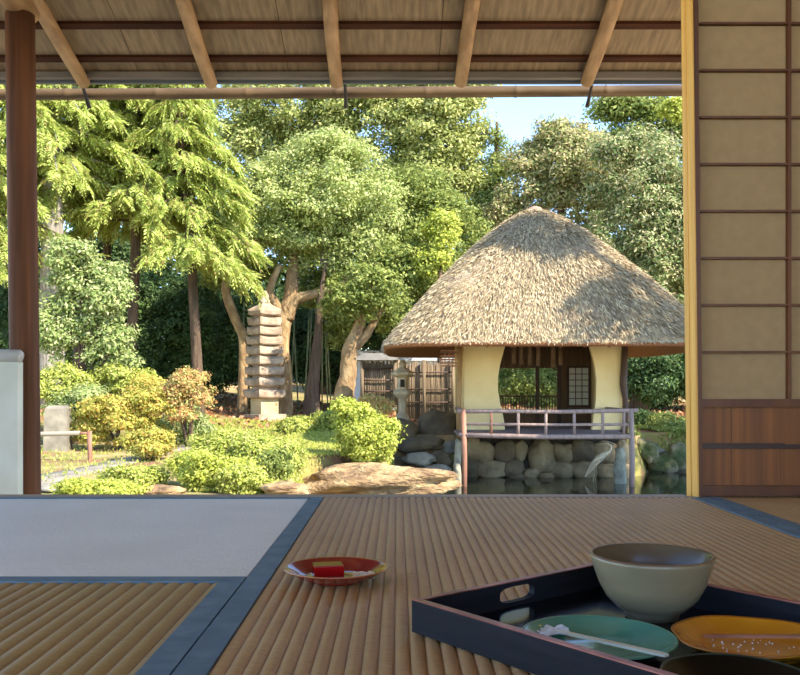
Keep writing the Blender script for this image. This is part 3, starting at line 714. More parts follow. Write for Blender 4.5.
rock(662, 438, 26, 7, 18.4, mat('pale_stone', (0,0,0)), 'thin pale flat stone on top of the right bank', 33, .6)
rock(640, 466, 16, 12, 17.3, M_rockd, 'small dark rock at the water right of the deck post', 34, .7)
rock(648, 474, 20, 12, 17.25, M_rockd, 'dark wet rock at the water just right of the pale pier', 41, .8)
rock(668, 472, 22, 16, 17.25, M_rockg, 'grey rock low at the water between two dark rocks', 42, .8)
rock(684, 436, 20, 14, 18.2, M_rockd, 'dark rock high on the right bank beside the pillar', 43, .8)
rock(684, 470, 22, 14, 17.2, M_rockd, 'dark rock at the water below the mottled grey rock', 35, .7)
rock(322, 438, 30, 8, 20.0, mat('path_stone', (204, 186, 160), (222, 206, 182), 3, rough=.95), 'pale flat stone on the ground below the leaning trunk', 36, .9)
rock(60, 487, 40, 10, 10.9, M_rockg, 'low grey rock beside the dark post at the bottom left', 37, .9)

M_moss = mat('mossy_rock', (62, 74, 36), (136, 126, 98), 4, rough=1, bump=.8, bscale=9, c3=(92, 92, 58), bdist=.05)
for k_, (a_, b_, w_, h_, l_) in enumerate([(646, 452, 24, 26, 'mossy boulder right of the deck corner, tallest on the right bank'), (664, 464, 30, 22, 'broad mossy boulder at the water on the right bank'),
        (680, 458, 26, 28, 'mossy boulder at the water touching the pillar in view'), (656, 476, 22, 10, 'low wet mossy rock lying in the water on the right'), (672, 444, 28, 14, 'mossy rock lying above the broad boulder on the right bank')]):
    rock(a_, b_, w_, h_, 17.15 if k_ != 4 else 17.9, M_moss, l_, 51+k_, .8, .3)
# path
M_path = mat('grey_path', (122, 112, 98), (146, 136, 120), 3, rough=1, bump=.2)
pp = [(-10, 488, 13), (40, 481, 11), (78, 473, 8), (130, 461, 7), (178, 449, 5), (215, 441, 4)]
V = []
for i in range(41):
    t = i/40*(len(pp)-1); k = min(int(t), len(pp)-2); f = t-k
    px, py, hw = [pp[k][j]*(1-f)+pp[k+1][j]*f for j in range(3)]
    for s_ in (-1, -.33, .33, 1):
        yy = onground(px, py+s_*hw*.5); x = (px-CX)/F*yy; V.append((x, yy, gz(x, yy)+.015))
Fs = [(i*4+j, i*4+j+1, i*4+j+5, i*4+j+4) for i in range(40) for j in range(3)]
o = build(G().add(V, Fs, True), 'garden_path', M_path, loc=(0, 12, -.9)); o['kind'] = 'structure'
o.modifiers.new('s', 'SOLIDIFY').thickness = .04

# ------------------------------------------------------------------ stone pagoda
Yt = 22.0; px1 = Yt/F
M_pag = mat('pagoda_stone', (136, 116, 94), (180, 158, 132), 4, rough=.95, bump=.5, bscale=14, bdist=.02)
M_pagb = mat('pagoda_base_stone', (168, 150, 110), (190, 172, 130), 4, rough=.95)
xt = P(264.5, 0, Yt)[0]; zt0 = gz(xt, Yt)
pg = thing('stone_pagoda', 'nine-tiered stone pagoda standing among the trees', 'pagoda', (xt, Yt, zt0-.05))
def Zt(py): return P(0, py, Yt)[2]
rot = math.radians(40)
k2 = 1/1.40
build(sqprism(G(), (xt, Yt), [(22*px1*k2, zt0-.1, 0), (22*px1*k2, Zt(414), 0)], rot), 'plinth', M_pag, pg)
build(sqprism(G(), (xt, Yt), [(14*px1*k2, Zt(414), 0), (14*px1*k2, Zt(397), 0)], rot), 'pedestal', M_pagb, pg)
ty_ = [393.5, 381.8, 371, 360.5, 350.6, 340.6, 331, 321.6]
hw_ = [21.5, 20.5, 20, 19.5, 19, 18.4, 17.8, 17.2]
for y_, h_ in zip(ty_, hw_):
    s_ = h_*px1*k2
    g = sqprism(G(), (xt, Yt), [(s_*.66, Zt(y_+5.2), 0), (s_*.70, Zt(y_+4.6), 0), (s_*.96, Zt(y_+4.0), .02), (s_, Zt(y_+3.0), .07), (s_*1.0, Zt(y_-1.0), .08), (s_*.8, Zt(y_-3.0), .03), (s_*.6, Zt(y_-4.2), 0), (s_*.58, Zt(y_-7), 0)], rot)
    build(g, 'tier', M_pag, pg)
s_ = 17*px1*k2
build(sqprism(G(), (xt, Yt), [(s_*.74, Zt(316.2), 0), (s_*.97, Zt(315), .02), (s_, Zt(311.6), .05), (s_*.72, Zt(308), .02), (s_*.42, Zt(304.5), 0), (s_*.3, Zt(302.5), 0)], rot), 'top_roof', M_pag, pg)
build(G().lathe((xt, Yt, Zt(303)), [(5.5*px1, 0), (5.5*px1, 3*px1), (4.2*px1, 3.4*px1), (4.4*px1, 8*px1), (3*px1, 10*px1), (2*px1, 12*px1), (0, 12.5*px1)], 16), 'finial', M_pag, pg)

# ------------------------------------------------------------------ stone lantern
Yl = 17.5; q1 = Yl/F; xl = P(402.5, 0, Yl)[0]
def Zl(py): return P(0, py, Yl)[2]
ln = thing('stone_lantern', 'pale stone lantern standing before the brushwood fence', 'lantern', (xl, Yl, Zl(428)))
M_ln = mat('lantern_stone', (150, 132, 104), (184, 166, 134), 5, rough=.95, bump=.4, bscale=16)
build(G().lathe((xl, Yl, 0), [(0, Zl(428)), (8*q1, Zl(428)), (8*q1, Zl(419)), (5.5*q1, Zl(415)), (4*q1, Zl(412))], 16), 'base', M_ln, ln)
build(G().lathe((xl, Yl, 0), [(4*q1, Zl(412.5)), (4*q1, Zl(399)), (5*q1, Zl(398))], 16), 'shaft', M_ln, ln)
build(G().lathe((xl, Yl, 0), [(4*q1, Zl(399)), (9*q1, Zl(394)), (9.5*q1, Zl(391)), (6*q1, Zl(389))], 6, smooth=False), 'platform', M_ln, ln)
fb = build(G().lathe((xl, Yl, 0), [(5.6*q1, Zl(389.5)), (5.6*q1, Zl(377))], 6, smooth=False, cap=True), 'fire_box', M_ln, ln)
build(G().box((xl-2.2*q1, Yl-5.3*q1, Zl(387)), (xl+2.2*q1, Yl-4*q1, Zl(379.5))), 'opening_shade_block', mat('painted_hollow_shade', (40, 34, 28), rough=1), fb)  # dark block painted as the shade inside the fire box
build(G().lathe((xl, Yl, 0), [(5*q1, Zl(378)), (11*q1, Zl(375.2)), (11.5*q1, Zl(372.6)), (6.5*q1, Zl(369.5)), (3.5*q1, Zl(367.5)), (3*q1, Zl(366.5))], 6, smooth=False, cap=True), 'roof', M_ln, ln)
build(G().lathe((xl, Yl, 0), [(3*q1, Zl(367)), (3.8*q1, Zl(365.5)), (3.8*q1, Zl(363)), (2*q1, Zl(360.5)), (0, Zl(359.5))], 14), 'finial', M_ln, ln)

# ------------------------------------------------------------------ brushwood fence
M_br = mat('brushwood', (98, 80, 58), (142, 122, 94), 6, (8, 8, .5), rough=1, bump=.8, bscale=20)
def fence(px0, px1_, pyt, pyb, Y_, label, rails, posts, cap=None, dpx=2.1):
    x0, x1 = P(px0, 0, Y_)[0], P(px1_, 0, Y_)[0]; z0, z1 = P(0, pyb, Y_)[2], P(0, pyt, Y_)[2]
    f = thing('brushwood_fence', label, 'fence', ((x0+x1)/2, Y_, z0))
    g = G(); x = x0; 
    while x < x1:
        w_ = R.uniform(.02, .05); t_ = z1-R.uniform(0, .10); g.tube([(x+w_/2, Y_+.03+R.uniform(-.01, .01), z0-.1), (x+w_/2+R.uniform(-.015, .015), Y_+.03, t_)], w_*.52, 5, cap=True); x += w_*.95
    g.box((x0, Y_+.05, z0-.1), (x1, Y_+.07, z1-.1))
    build(g, 'brushwood_panel', M_br, f)
    for py in rails: build(G().tube([P(px0, py, Y_-.04), P((px0+px1_)/2, py+.5, Y_-.04), P(px1_, py, Y_-.04)], .018, 8), 'rail', M_dark, f)
    for px in posts: build(G().tube([P(px, pyb+2, Y_-.09), P(px, pyt-1, Y_-.09)], .04, 10), 'fence_post', M_br, f)
    if cap: build(G().prism([(x0-.1, cap[0]-.02), (x1+.05, cap[0]-.02), (x1+.05, cap[0]+.03), (x1-.02, cap[1]), (x0+.05, cap[1]), (x0-.1, cap[0]+.03)], Y_-.25, Y_+.3), 'roof_cap', mat('cap_shingle', (126, 118, 108), (150, 142, 130), 6, rough=.8), f)
    return f
fence(361, 396, 360, 403, 20.5, 'brown brushwood fence panel under a pale roof, left of the lantern', (368, 380, 391), (362, 395), (P(0, 359.5, 20.5)[2], P(0, 353.5, 20.5)[2]))
fence(397, 462, 361, 415, 20.9, 'grey brushwood fence behind the stone lantern, beside the pavilion', (372, 389, 402), (398, 424, 453))
# pale wall with tiled roof behind
sh = thing('garden_shed', 'whitish wall of a low building far behind the brushwood fence', 'building', (P(400, 0, 25)[0], 25.5, -.6))
build(G().box(P(352, 412, 25), P(460, 360, 26)), 'wall_panel', mat('shed_white', (206, 210, 216), rough=.9), sh)
build(G().prism([(P(345, 0, 25)[0], P(0, 361, 25)[2]), (P(466, 0, 25)[0], P(0, 361, 25)[2]), (P(462, 0, 25)[0], P(0, 351, 25)[2]), (P(349, 0, 25)[0], P(0, 351, 25)[2])], 24.7, 26.3), 'shed_roof', mat('shed_roof', (186, 188, 190), rough=.7), sh)

# left garden furniture
Yq = onground(58, 450)
st_ = build(sqprism(G(), (P(58, 0, 14.2)[0], 14.2), [(.19, -.95, 0), (.185, P(0, 440, 14.2)[2], 0), (.175, P(0, 420, 14.2)[2], .01), (.165, P(0, 409, 14.2)[2], .02), (.12, P(0, 405.5, 14.2)[2], .0)], .15), 'standing_stone', mat('white_stone', (112, 104, 88), (146, 136, 116), 5, rough=.9, bump=.6))
tag(st_, 'upright whitish stone standing left behind the pale bar', 'stone')
brl = thing('low_barrier', 'pale horizontal pole on a brown stake beside the path', 'barrier', P(90, 476, 12.6))
build(G().tube([P(-30, 436, 12.6), P(80, 433, 12.6)], .035, 10), 'horizontal_pole', mat('pale_pole', (130, 122, 106), rough=.7), brl)
build(G().tube([P(90, 485, 12.6), P(90, 452, 12.6), P(89.5, 431, 12.6)], .035, 10), 'stake', M_logr, brl)
build(G().tube([P(-28, 485, 12.6), P(-28, 434, 12.6)], .035, 10), 'stake', M_logr, brl)
build(G().tube([P(78, 433, 12.6), P(90, 433.5, 12.6)], .02, 8), 'rope_tie', M_logr, brl)

# ------------------------------------------------------------------ trees
M_bark = mat('warm_bark', (128, 100, 68), (178, 150, 108), 5, (1, 1, .5), rough=1, bump=1, bscale=14, c3=(150, 122, 84), bdist=.05)
M_barkd = mat('dark_bark', (74, 58, 44), (104, 84, 64), 5, (3, 3, .3), rough=1, bump=1, bscale=14, bdist=.04)
M_barkg = mat('grey_bark', (128, 120, 108), (160, 150, 136), 5, (3, 3, .3), rough=1, bump=1, bscale=14, bdist=.04)
L_oak = leafmat('oak_leaf', [(124, 140, 68), (160, 172, 92), (190, 196, 120), (212, 212, 146), (138, 152, 76)], .4)
L_oak2 = leafmat('tall_oak_leaf', [(122, 132, 62), (156, 164, 84), (188, 188, 110), (206, 202, 134), (112, 126, 58)], .4)
L_mid = leafmat('mid_green_leaf', [(98, 114, 54), (134, 146, 70), (174, 178, 98), (112, 126, 58)], .4)
L_pale = leafmat('pale_tip_leaf', [(84, 108, 58), (122, 140, 78), (172, 174, 116), (206, 190, 146), (104, 126, 66)], .3)
L_pink = leafmat('pink_tip_leaf', [(112, 124, 64), (156, 158, 96), (204, 178, 134), (176, 176, 112), (120, 134, 70)], .3)
L_dark = leafmat('dark_leaf', [(46, 66, 36), (70, 94, 50), (96, 118, 64), (50, 72, 40)], .25)
L_cedar = leafmat('cedar_spray', [(140, 156, 66), (180, 192, 96), (208, 214, 124), (160, 174, 80), (164, 142, 92)], .4)
L_yel = leafmat('yellow_green_leaf', [(160, 170, 62), (186, 192, 80), (208, 208, 108), (148, 160, 66)], .4)
L_az = leafmat('azalea_leaf', [(150, 160, 62), (184, 190, 84), (206, 206, 110), (128, 146, 56), (196, 184, 120)], .35)
L_or = leafmat('autumn_leaf', [(204, 196, 96), (214, 190, 98), (184, 188, 88), (212, 162, 96), (170, 182, 82), (190, 194, 100)], .45)
L_red = leafmat('reddish_leaf', [(200, 140, 90), (206, 170, 110), (180, 178, 100), (190, 190, 114), (206, 124, 90)], .4)
L_white = leafmat('pale_green_leaf', [(108, 130, 66), (148, 162, 92), (184, 190, 124), (126, 146, 72), (206, 200, 150)], .35)
def B(px, py, rpx, rpy, Y, ry=None):
    """crown blob at a pixel: centre and radii"""
    c = P(px, py, Y); return (*c, S(rpx, Y), ry if ry else S(rpx, Y)*.8, S(rpy, Y))
def tree(name, label, cat, base, trunks, blobs, clumps, per, cr, leaf, asp, lm, bark, group=None, sticks=None, **kw):
    t = thing(name, label, cat, base, group)
    g = G()
    for pts, rad in trunks: g.tube(*spine(pts, rad), 10, wob=.06)
    if trunks: build(g, 'trunk', bark, t)
    p, a, w_, L, W = crown(blobs, clumps, per, cr, leaf, asp, **kw)
    quads('foliage', p, a, w_, L, W, lm, t)
    return t
TG = None
# the big oak in the middle
Yo = 23
def gp(px, Y): x = (px-CX)/F*Y; return np.array([x, Y, gz(x, Y)-.1])
tree('broadleaf_tree', 'rounded pale green tree with forking tan trunk right behind the pagoda', 'tree', gp(288, Yo),
     [([gp(283, Yo), P(284, 380, Yo), P(281, 345, Yo), P(284, 320, Yo), P(290, 300, Yo), P(292, 280, Yo), P(294, 255, Yo)], [.26, .22, .22, .22, .2, .17, .1]),
      ([P(287, 318, Yo), P(296, 300, Yo-.1), P(318, 293, Yo-.2), P(340, 286, Yo-.3), P(350, 276, Yo-.3)], [.2, .15, .12, .1, .06]),
      ([P(284, 325, Yo), P(276, 305, Yo-.1), P(270, 290, Yo-.2), P(280, 265, Yo-.2)], [.15, .13, .1, .07])],
     [B(325, 195, 70, 55, Yo), B(275, 225, 45, 50, Yo), B(365, 240, 40, 55, Yo), B(300, 236, 45, 18, Yo, 1), B(335, 160, 40, 28, Yo), B(268, 190, 30, 25, Yo)],
     900, 70, .34, .11, .5, L_oak, M_bark)
# crooked trunk left of pagoda
tree('broadleaf_tree', 'slim tree with crooked tan trunk just left of the pagoda', 'tree', gp(240, 23.5),
     [([gp(242, 23.5), P(244, 345, 23.5), P(238, 325, 23.5), P(228, 300, 23.5), P(226, 282, 23.5), P(234, 262, 23.5)], [.16, .14, .13, .13, .11, .07])],
     [B(236, 262, 34, 26, 24), B(215, 270, 24, 18, 24.5)], 160, 60, .32, .11, .5, L_mid, M_bark)
# leaning double trunk
Yn = 21.5
tree('broadleaf_tree', 'tree with a pale leaning twin trunk left of the brushwood fence', 'tree', gp(342, Yn),
     [([gp(340, Yn), P(344, 395, Yn), P(348, 375, Yn), P(350, 350, Yn), P(358, 330, Yn), P(363, 312, Yn), P(368, 290, Yn), P(376, 262, Yn)], [.32, .25, .21, .19, .15, .11, .08, .04]),
      ([P(351, 350, Yn), P(364, 338, Yn), P(374, 322, Yn), P(386, 300, Yn), P(398, 280, Yn)], [.12, .11, .09, .06, .03])],
     [B(405, 290, 45, 40, 22.5), B(440, 240, 46, 50, 23.5), B(372, 288, 36, 26, 21.2), B(340, 300, 24, 18, 21), B(395, 262, 30, 30, 22), B(420, 200, 40, 35, 24), B(450, 290, 36, 24, 23)],
     560, 70, .34, .12, .5, L_mid, M_bark)
tree('broadleaf_tree', 'straight grey trunk tree between the pagoda and the leaning trunk', 'tree', gp(312, 22.5),
     [([gp(311, 22.5), P(312, 395, 22.5), P(315, 365, 22.5), P(318, 335, 22.5), P(320, 300, 22.5), P(326, 262, 22.5)], [.26, .18, .14, .11, .08, .04])],
     [B(328, 290, 30, 24, 24.2), B(345, 330, 20, 18, 23)], 130, 60, .3, .12, .5, L_mid, M_barkd)
# tall trees behind
tree('broadleaf_tree', 'tall olive tree rising above the rounded pale tree', 'tree', gp(330, 31),
     [([gp(330, 31), P(330, 250, 31), P(335, 120, 31)], [.4, .35, .2])],
     [B(300, 110, 60, 50, 31), B(370, 130, 60, 60, 30.5), B(340, 60, 60, 50, 31), B(265, 150, 40, 45, 31), B(235, 115, 34, 34, 31)],
     900, 62, .5, .17, .5, L_oak2, M_barkd)
tree('broadleaf_tree', 'tall yellowish olive tree left of the gap of blue sky', 'tree', gp(430, 30),
     [([gp(430, 30), P(432, 250, 30), P(430, 120, 30)], [.4, .35, .2])],
     [B(430, 130, 52, 60, 29.5), B(462, 125, 24, 42, 29), B(415, 200, 50, 40, 29.5), B(450, 185, 38, 40, 29), B(400, 75, 50, 40, 30), B(452, 84, 34, 24, 29.5)],
     950, 62, .45, .16, .5, L_oak2, M_barkd)
tree('broadleaf_tree', 'bright yellow-green young tree left of the thatched roof', 'tree', gp(440, 21.6),
     [([gp(440, 21.6), P(440, 300, 21.6), P(441, 240, 21.6)], [.08, .06, .03])],
     [B(441, 230, 15, 20, 21.6), B(430, 262, 16, 12, 21.6)], 90, 50, .3, .13, .5, L_yel, M_barkd)
tree('conifer_tree', 'dark pointed conifer at the edge of the sky gap', 'tree', gp(497, 29),
     [([gp(497, 29), P(497, 220, 29), P(497, 122, 29)], [.2, .16, .04])],
     [B(497, 150, 8, 26, 29), B(499, 185, 20, 30, 29), B(500, 225, 30, 30, 29), B(485, 200, 16, 26, 28.6)], 300, 60, .36, .13, .45, L_mid, M_barkd)
# right trees
tree('broadleaf_tree', 'pink-tipped bushy tree above the peak of the thatched roof', 'tree', gp(560, 27),
     [([gp(560, 27), P(560, 300, 27), P(562, 180, 27)], [.25, .22, .1])],
     [B(560, 165, 44, 42, 27), B(530, 190, 28, 40, 27), B(590, 190, 40, 56, 27), B(560, 136, 24, 16, 27), B(510, 215, 20, 26, 27)],
     620, 66, .38, .14, .45, L_pink, M_barkd)
tree('broadleaf_tree', 'dense pale-tipped tree right of the thatched roof', 'tree', gp(640, 25),
     [([gp(640, 25), P(640, 300, 25), P(645, 180, 25)], [.3, .25, .1])],
     [B(640, 190, 50, 55, 25), B(680, 220, 50, 65, 25), B(610, 240, 36, 50, 25), B(655, 270, 50, 50, 25), B(720, 250, 50, 60, 25), B(620, 150, 28, 22, 25)],
     900, 66, .36, .13, .45, L_pale, M_barkd)
tree('broadleaf_tree', 'distant rounded green tree at the top right near the pillar', 'tree', gp(645, 34),
     [([gp(645, 34), P(645, 220, 34), P(645, 130, 34)], [.3, .25, .1])],
     [B(628, 112, 30, 18, 34), B(655, 120, 34, 22, 34), B(640, 160, 50, 30, 34), B(700, 130, 40, 40, 34)], 420, 56, .5, .2, .5, L_mid, M_barkd)
tree('broadleaf_tree', 'small bright yellow treetop against the pillar at upper right', 'tree', gp(672, 30),
     [([gp(672, 30), P(672, 220, 30), P(672, 130, 30)], [.2, .16, .05])],
     [B(672, 112, 13, 14, 30)], 40, 50, .35, .16, .5, L_yel, M_barkd)
# cedars
def cedar(label, basepx, Y, tp, rad, z0px, ztoppx, spread, nbr, lm=L_cedar, bark=M_barkd, seed=1, fl=.34):
    t = thing('conifer_tree', label, 'tree', gp(basepx, Y))
    base = gp(basepx, Y); top = P(tp, ztoppx, Y)
    build(G().tube(*spine([base, base*.6+top*.4+np.array([.06, 0, 0]), base*.25+top*.75, top], [rad*1.15, rad*.9, rad*.6, rad*.1]), 12, wob=.05), 'trunk', bark, t)
    zlo = P(0, z0px, Y)[2]; zhi = top[2]
    pos = []; frd = []
    g = G()
    for i in range(nbr):
        f = (i+R.random())/nbr; z = zlo+(zhi-zlo)*f; k = (z-base[2])/(top[2]-base[2]); o_ = base+(top-base)*k
        az = R.uniform(0, 2*math.pi); Lb = spread*(1-f*.72)*R.uniform(.65, 1.15); d = np.array([math.cos(az), math.sin(az), .0])
        pts = [o_+d*Lb*s_+np.array([0, 0, .22*Lb*s_-.55*Lb*s_*s_]) for s_ in (0, .25, .5, .75, 1)]
        g.tube(pts, [.035, .03, .024, .016, .006], 5, cap=False)
        nf = int(60*Lb/spread*1.4)+12
        for _ in range(nf):
            s_ = R.uniform(.2, 1.05); pt = o_+d*Lb*s_+np.array([0, 0, .22*Lb*s_-.55*Lb*s_*s_])
            sidev = np.array([-d[1], d[0], 0])*R.uniform(-1, 1)*.42*(1.15-s_*.8)
            pos.append(pt+sidev+np.array([0, 0, R.uniform(-.12, .05)])); frd.append(unit((d*.7+sidev*1.2+R.normal(0, .3, 3)+np.array([0, 0, -.6+R.uniform(-.3, .25)])).reshape(1, 3))[0])
    build(g, 'branches', bark, t)
    pos = np.array(pos); frd = np.array(frd); nL = 12; n = len(pos)
    nrm = unit(np.tile([0, 0, 1.], (n, 1))+R.normal(0, .35, (n, 3))); sd = unit(np.cross(frd, nrm))
    FL = fl*R.uniform(.7, 1.3, n)
    PP = []; AA = []; WW = []; LL = []
    for j in range(nL):
        f = (j//2)/(nL/2); s_ = 1 if j % 2 else -1
        pp_ = pos+frd*FL[:, None]*f; pp_[:, 2] -= FL*f*f*.35
        ang = .75-.35*f
        a = unit(frd*math.cos(ang)+sd*s_*math.sin(ang)+np.array([0, 0, -.25])+R.normal(0, .1, (n, 3)))
        PP.append(pp_); AA.append(a); nn_ = np.cross(a, sd*s_+.01); WW.append(unit(np.cross(a, nrm))); LL.append(FL*(.48-.26*f))
    p = np.concatenate(PP); a = np.concatenate(AA); w_ = np.concatenate(WW); L = np.concatenate(LL)
    quads('foliage', p, a, w_, L, L*.3, lm, t)
    return t
cedar('bright cedar with drooping sprays above the thin leaning trunk', 200, 20.5, 172, .12, 262, 20, 1.75, 75, seed=3)
cedar('bright cedar behind the dark post, thick grey trunk', 50, 20, 50, .27, 185, -60, 2.6, 85, bark=M_barkg, seed=4)
cedar('bright cedar with a slim dark trunk, second trunk right of the post', 79, 21.5, 80, .15, 195, -30, 2.2, 80, seed=5)
cedar('bright cedar with a thin dark trunk, third trunk right of the post', 104, 22.5, 106, .12, 205, 0, 2.2, 75, seed=6)
cedar('bright cedar with crossed leaning trunk behind the pale shrub', 128, 21, 140, .13, 222, 10, 2.2, 85, seed=7)
cedar('cedar at the far left beyond the dark post', -30, 19, -30, .2, 260, -60, 3.0, 70, seed=8)
# understorey: dark evergreens
for i, (px, py, rx, ry, Y_, lab) in enumerate([
    (150, 330, 44, 62, 25.5, 'dark evergreen bush behind the crossed leaning cedar trunk'),
    (205, 330, 40, 66, 26, 'dark evergreen bush behind the thin leaning trunk'),
    (262, 345, 40, 62, 26.5, 'dark evergreen bush right behind the pagoda'),
    (318, 350, 36, 50, 26.5, 'dark evergreen bush behind the straight grey trunk'),
    (100, 290, 40, 70, 26, 'dark evergreen bush behind the slim cedar trunks'),
    (30, 300, 50, 80, 26, 'dark evergreen bush behind the dark post'),
    (650, 375, 30, 30, 25.2, 'dark hedge bush right of the pavilion under the eave'),
    (690, 370, 34, 34, 25.5, 'dark hedge bush beside the pillar under the eave'),
    (400, 330, 46, 30, 25.5, 'dark evergreen bush above the brushwood fence'),
    (545, 385, 60, 40, 27, 'green bush seen through the window of the pavilion')]):
    tree('evergreen_shrub', lab, 'shrub', gp(px, Y_), [([gp(px, Y_), P(px, py, Y_)], [.08, .05])], [B(px, py, rx, ry, Y_, 1.0)], 330, 60, .36, .13, .45, L_dark if px != 545 else L_mid, M_barkd, 'dark evergreens under the trees', inner=.6)
# far backdrop row of trees
for i, px in enumerate(range(-120, 860, 75)):
    lab = ['distant dark tree mass %s' % s for s in ('far left beyond the cedars', 'beyond the grey cedar trunk', 'beyond the slim cedar trunks', 'beyond the thin leaning trunk', 'beyond the pagoda', 'beyond the rounded pale tree', 'beyond the leaning twin trunk', 'beyond the yellow-green young tree', 'beyond the roof peak', 'beyond the pink-tipped tree', 'beyond the dense pale-tipped tree', 'beyond the pillar', 'beyond the paper door', 'far right beyond the paper door')][i]
    top = 150 if px < 430 else (215 if px < 600 else 190)
    cyy = (top+400)/2
    tree('background_tree', lab, 'tree', gp(px, 37), [([gp(px, 37), P(px, cyy, 37)], [.3, .2])], [B(px, cyy, 52, (400-top)/2, 37, 1.5), B(px+30, cyy+60, 40, 60, 35.5, 1.0)], 420, 46, .6, .26, .55, L_dark if i % 2 else L_mid, M_barkd, 'distant trees', inner=.7)
# bamboo stems in the shade
M_culm = mat('bamboo_culm', (96, 104, 66), (128, 130, 86), 4, rough=.5)
for i in range(18):
    px = 242+i*6.1+R.uniform(-2, 2); Y_ = 24.2+R.uniform(-.3, .8); b = gp(px, Y_); tp = P(px+R.uniform(-7, 7), 295+R.uniform(-10, 15), Y_)
    o = build(G().tube([b, b*.5+tp*.5, tp], .022, 7), 'bamboo_plant', M_culm, loc=b)
    tag(o, 'thin bamboo stem in the shade between pagoda and leaning trunk', 'bamboo', 'bamboo stems behind the pagoda')
# shade tree near the pond, right of the view
tree('broadleaf_tree', 'tree by the pond hidden behind the paper door, shading the thatch', 'tree', (9.2, 11.5, -.9),
     [([(9.2, 11.5, -1), (9.1, 11.5, 2), (8.8, 11.6, 4.5)], [.2, .17, .12]), ([(8.8, 11.6, 4.4), (8.4, 12, 7), (7.9, 12.4, 9)], [.12, .09, .04])],
     [(8.5, 11.6, 5.2, 1.5, 1.4, 1.4), (9.6, 11.0, 4.6, 1.3, 1.2, 1.2), (7.9, 12.2, 4.2, .8, .8, .7), (9.0, 11.4, 7.0, 1.0, 1.0, 1.1), (7.5, 12.6, 8.6, .8, .8, .8), (8.2, 12.2, 9.0, .7, .7, .8), (10.0, 12.5, 4.4, 1.2, 1.2, 1.2)], 380, 60, .34, .13, .5, L_mid, M_bark)

tree('broadleaf_tree', 'tree by the right bank hidden behind the paper door, shading the bank', 'tree', (11.2, 14.6, -.8),
     [([(11.2, 14.6, -.9), (11.0, 14.6, 1.6), (10.4, 14.8, 3.6)], [.2, .16, .08])],
     [(10.3, 14.8, 4.0, 1.3, 1.3, 1.2), (9.3, 15.4, 3.2, .9, .9, .8), (11.4, 14.3, 4.4, 1.2, 1.2, 1.1)], 260, 60, .34, .13, .5, L_mid, M_bark)

# ------------------------------------------------------------------ shrubs
def shrub(label, px, py, rx, ry, Y_, lm, clumps=120, per=60, cr=.14, leaf=.055, asp=.5, stems=3, name='garden_shrub', extra=(), **kw):
    if py+ry > 425 and px < 400: Y_ = onground(px, py+ry*.88)
    extra = [(*e[:4], Y_) for e in extra]; kw.setdefault('lobes', 7)
    c = P(px, py, Y_); b = np.array([c[0], Y_, gz(c[0], Y_)])
    t = thing(name, label, 'shrub', b)
    g = G()
    for k in range(stems):
        a = R.uniform(0, 6.28); e = c+np.array([math.cos(a)*S(rx, Y_)*.5, math.sin(a)*S(rx, Y_)*.3, S(ry, Y_)*.3])
        g.tube(*spine([b-np.array([0, 0, .08]), b*.6+e*.4+R.normal(0, .03, 3), e], [.028, .02, .01]), 6)
    build(g, 'stems', M_barkd, t)
    bl = [(*c, S(rx, Y_), S(rx, Y_)*.75, S(ry, Y_))]+[B(*e) for e in extra]
    quads('foliage', *crown(bl, clumps, per, cr, leaf, asp, **kw), lm, t)
    return t
shrub('tall pale green shrub right of the dark post', 92, 300, 38, 48, 16, L_white, 420, 60, .2, .09, extra=((70, 260, 26, 26, 16), (110, 345, 26, 32, 16), (60, 330, 24, 40, 16), (118, 300, 16, 22, 16)))
shrub('green shrub low beside the dark post, behind the whitish stone', 60, 385, 30, 26, 15.5, L_az, 200, 60, .17, .07)
shrub('yellow-green shrub between the tall pale shrub and the reddish shrub', 118, 378, 30, 22, 16, L_az, 200, 60, .17, .07)
shrub('soft green shrub just above the whitish standing stone', 76, 404, 30, 18, 15.2, L_white, 170, 50, .16, .065)
shrub('yellowish shrub between the orange and the tall pale shrubs', 150, 392, 24, 20, 15.6, L_or, 170, 50, .15, .06)
shrub('loose yellow shrub in front of the orange shrub by the path', 150, 446, 24, 16, 12.5, L_or, 130, 46, .13, .055)
shrub('orange and yellow spreading shrub beside the brown stake', 120, 423, 40, 30, 13, L_or, 300, 46, .14, .065, extra=((92, 430, 18, 16, 12.8), (145, 408, 26, 20, 13.2), (100, 408, 20, 12, 13)), flat=.4)
shrub('reddish-tipped shrub in front of the dark evergreens', 190, 397, 30, 28, 14.5, L_red, 150, 46, .14, .06, extra=((182, 385, 14, 14, 14.5),))
shrub('pale pink-green shrub under the reddish-tipped shrub', 183, 425, 34, 20, 14, L_white, 170, 50, .14, .055)
shrub('tiny red-leaved sprig shrub rising above the reddish-tipped shrub', 187, 374, 8, 5, 14.6, leafmat('red_leaf', [(206, 96, 74), (216, 120, 90), (190, 100, 70)], .4), 12, 14, .10, .05, lobes=3)
shrub('low bright yellow-green clipped azalea below the reddish-tipped shrub', 210, 472, 42, 20, 11.8, L_yel, 260, 60, .13, .05)
shrub('low yellow-green azalea mound in front of the pagoda', 268, 451, 40, 17, 14.5, L_az, 260, 60, .14, .055)
shrub('pale azalea mound left of the pagoda plinth', 222, 446, 26, 17, 15, L_az, 180, 60, .14, .055)
shrub('small dark green bush at the pale rock in front', 276, 466, 16, 14, 12.8, L_mid, 90, 50, .11, .05)
shrub('yellow-green azalea mound at the bottom beside the small green bush', 246, 480, 26, 14, 11.4, L_az, 150, 60, .12, .05)
shrub('low green ground bush in front of the path', 100, 488, 46, 9, 10.4, L_yel, 200, 60, .1, .045)
shrub('mossy mound bush at the path bend', 140, 477, 36, 9, 11.2, L_az, 150, 60, .1, .045)
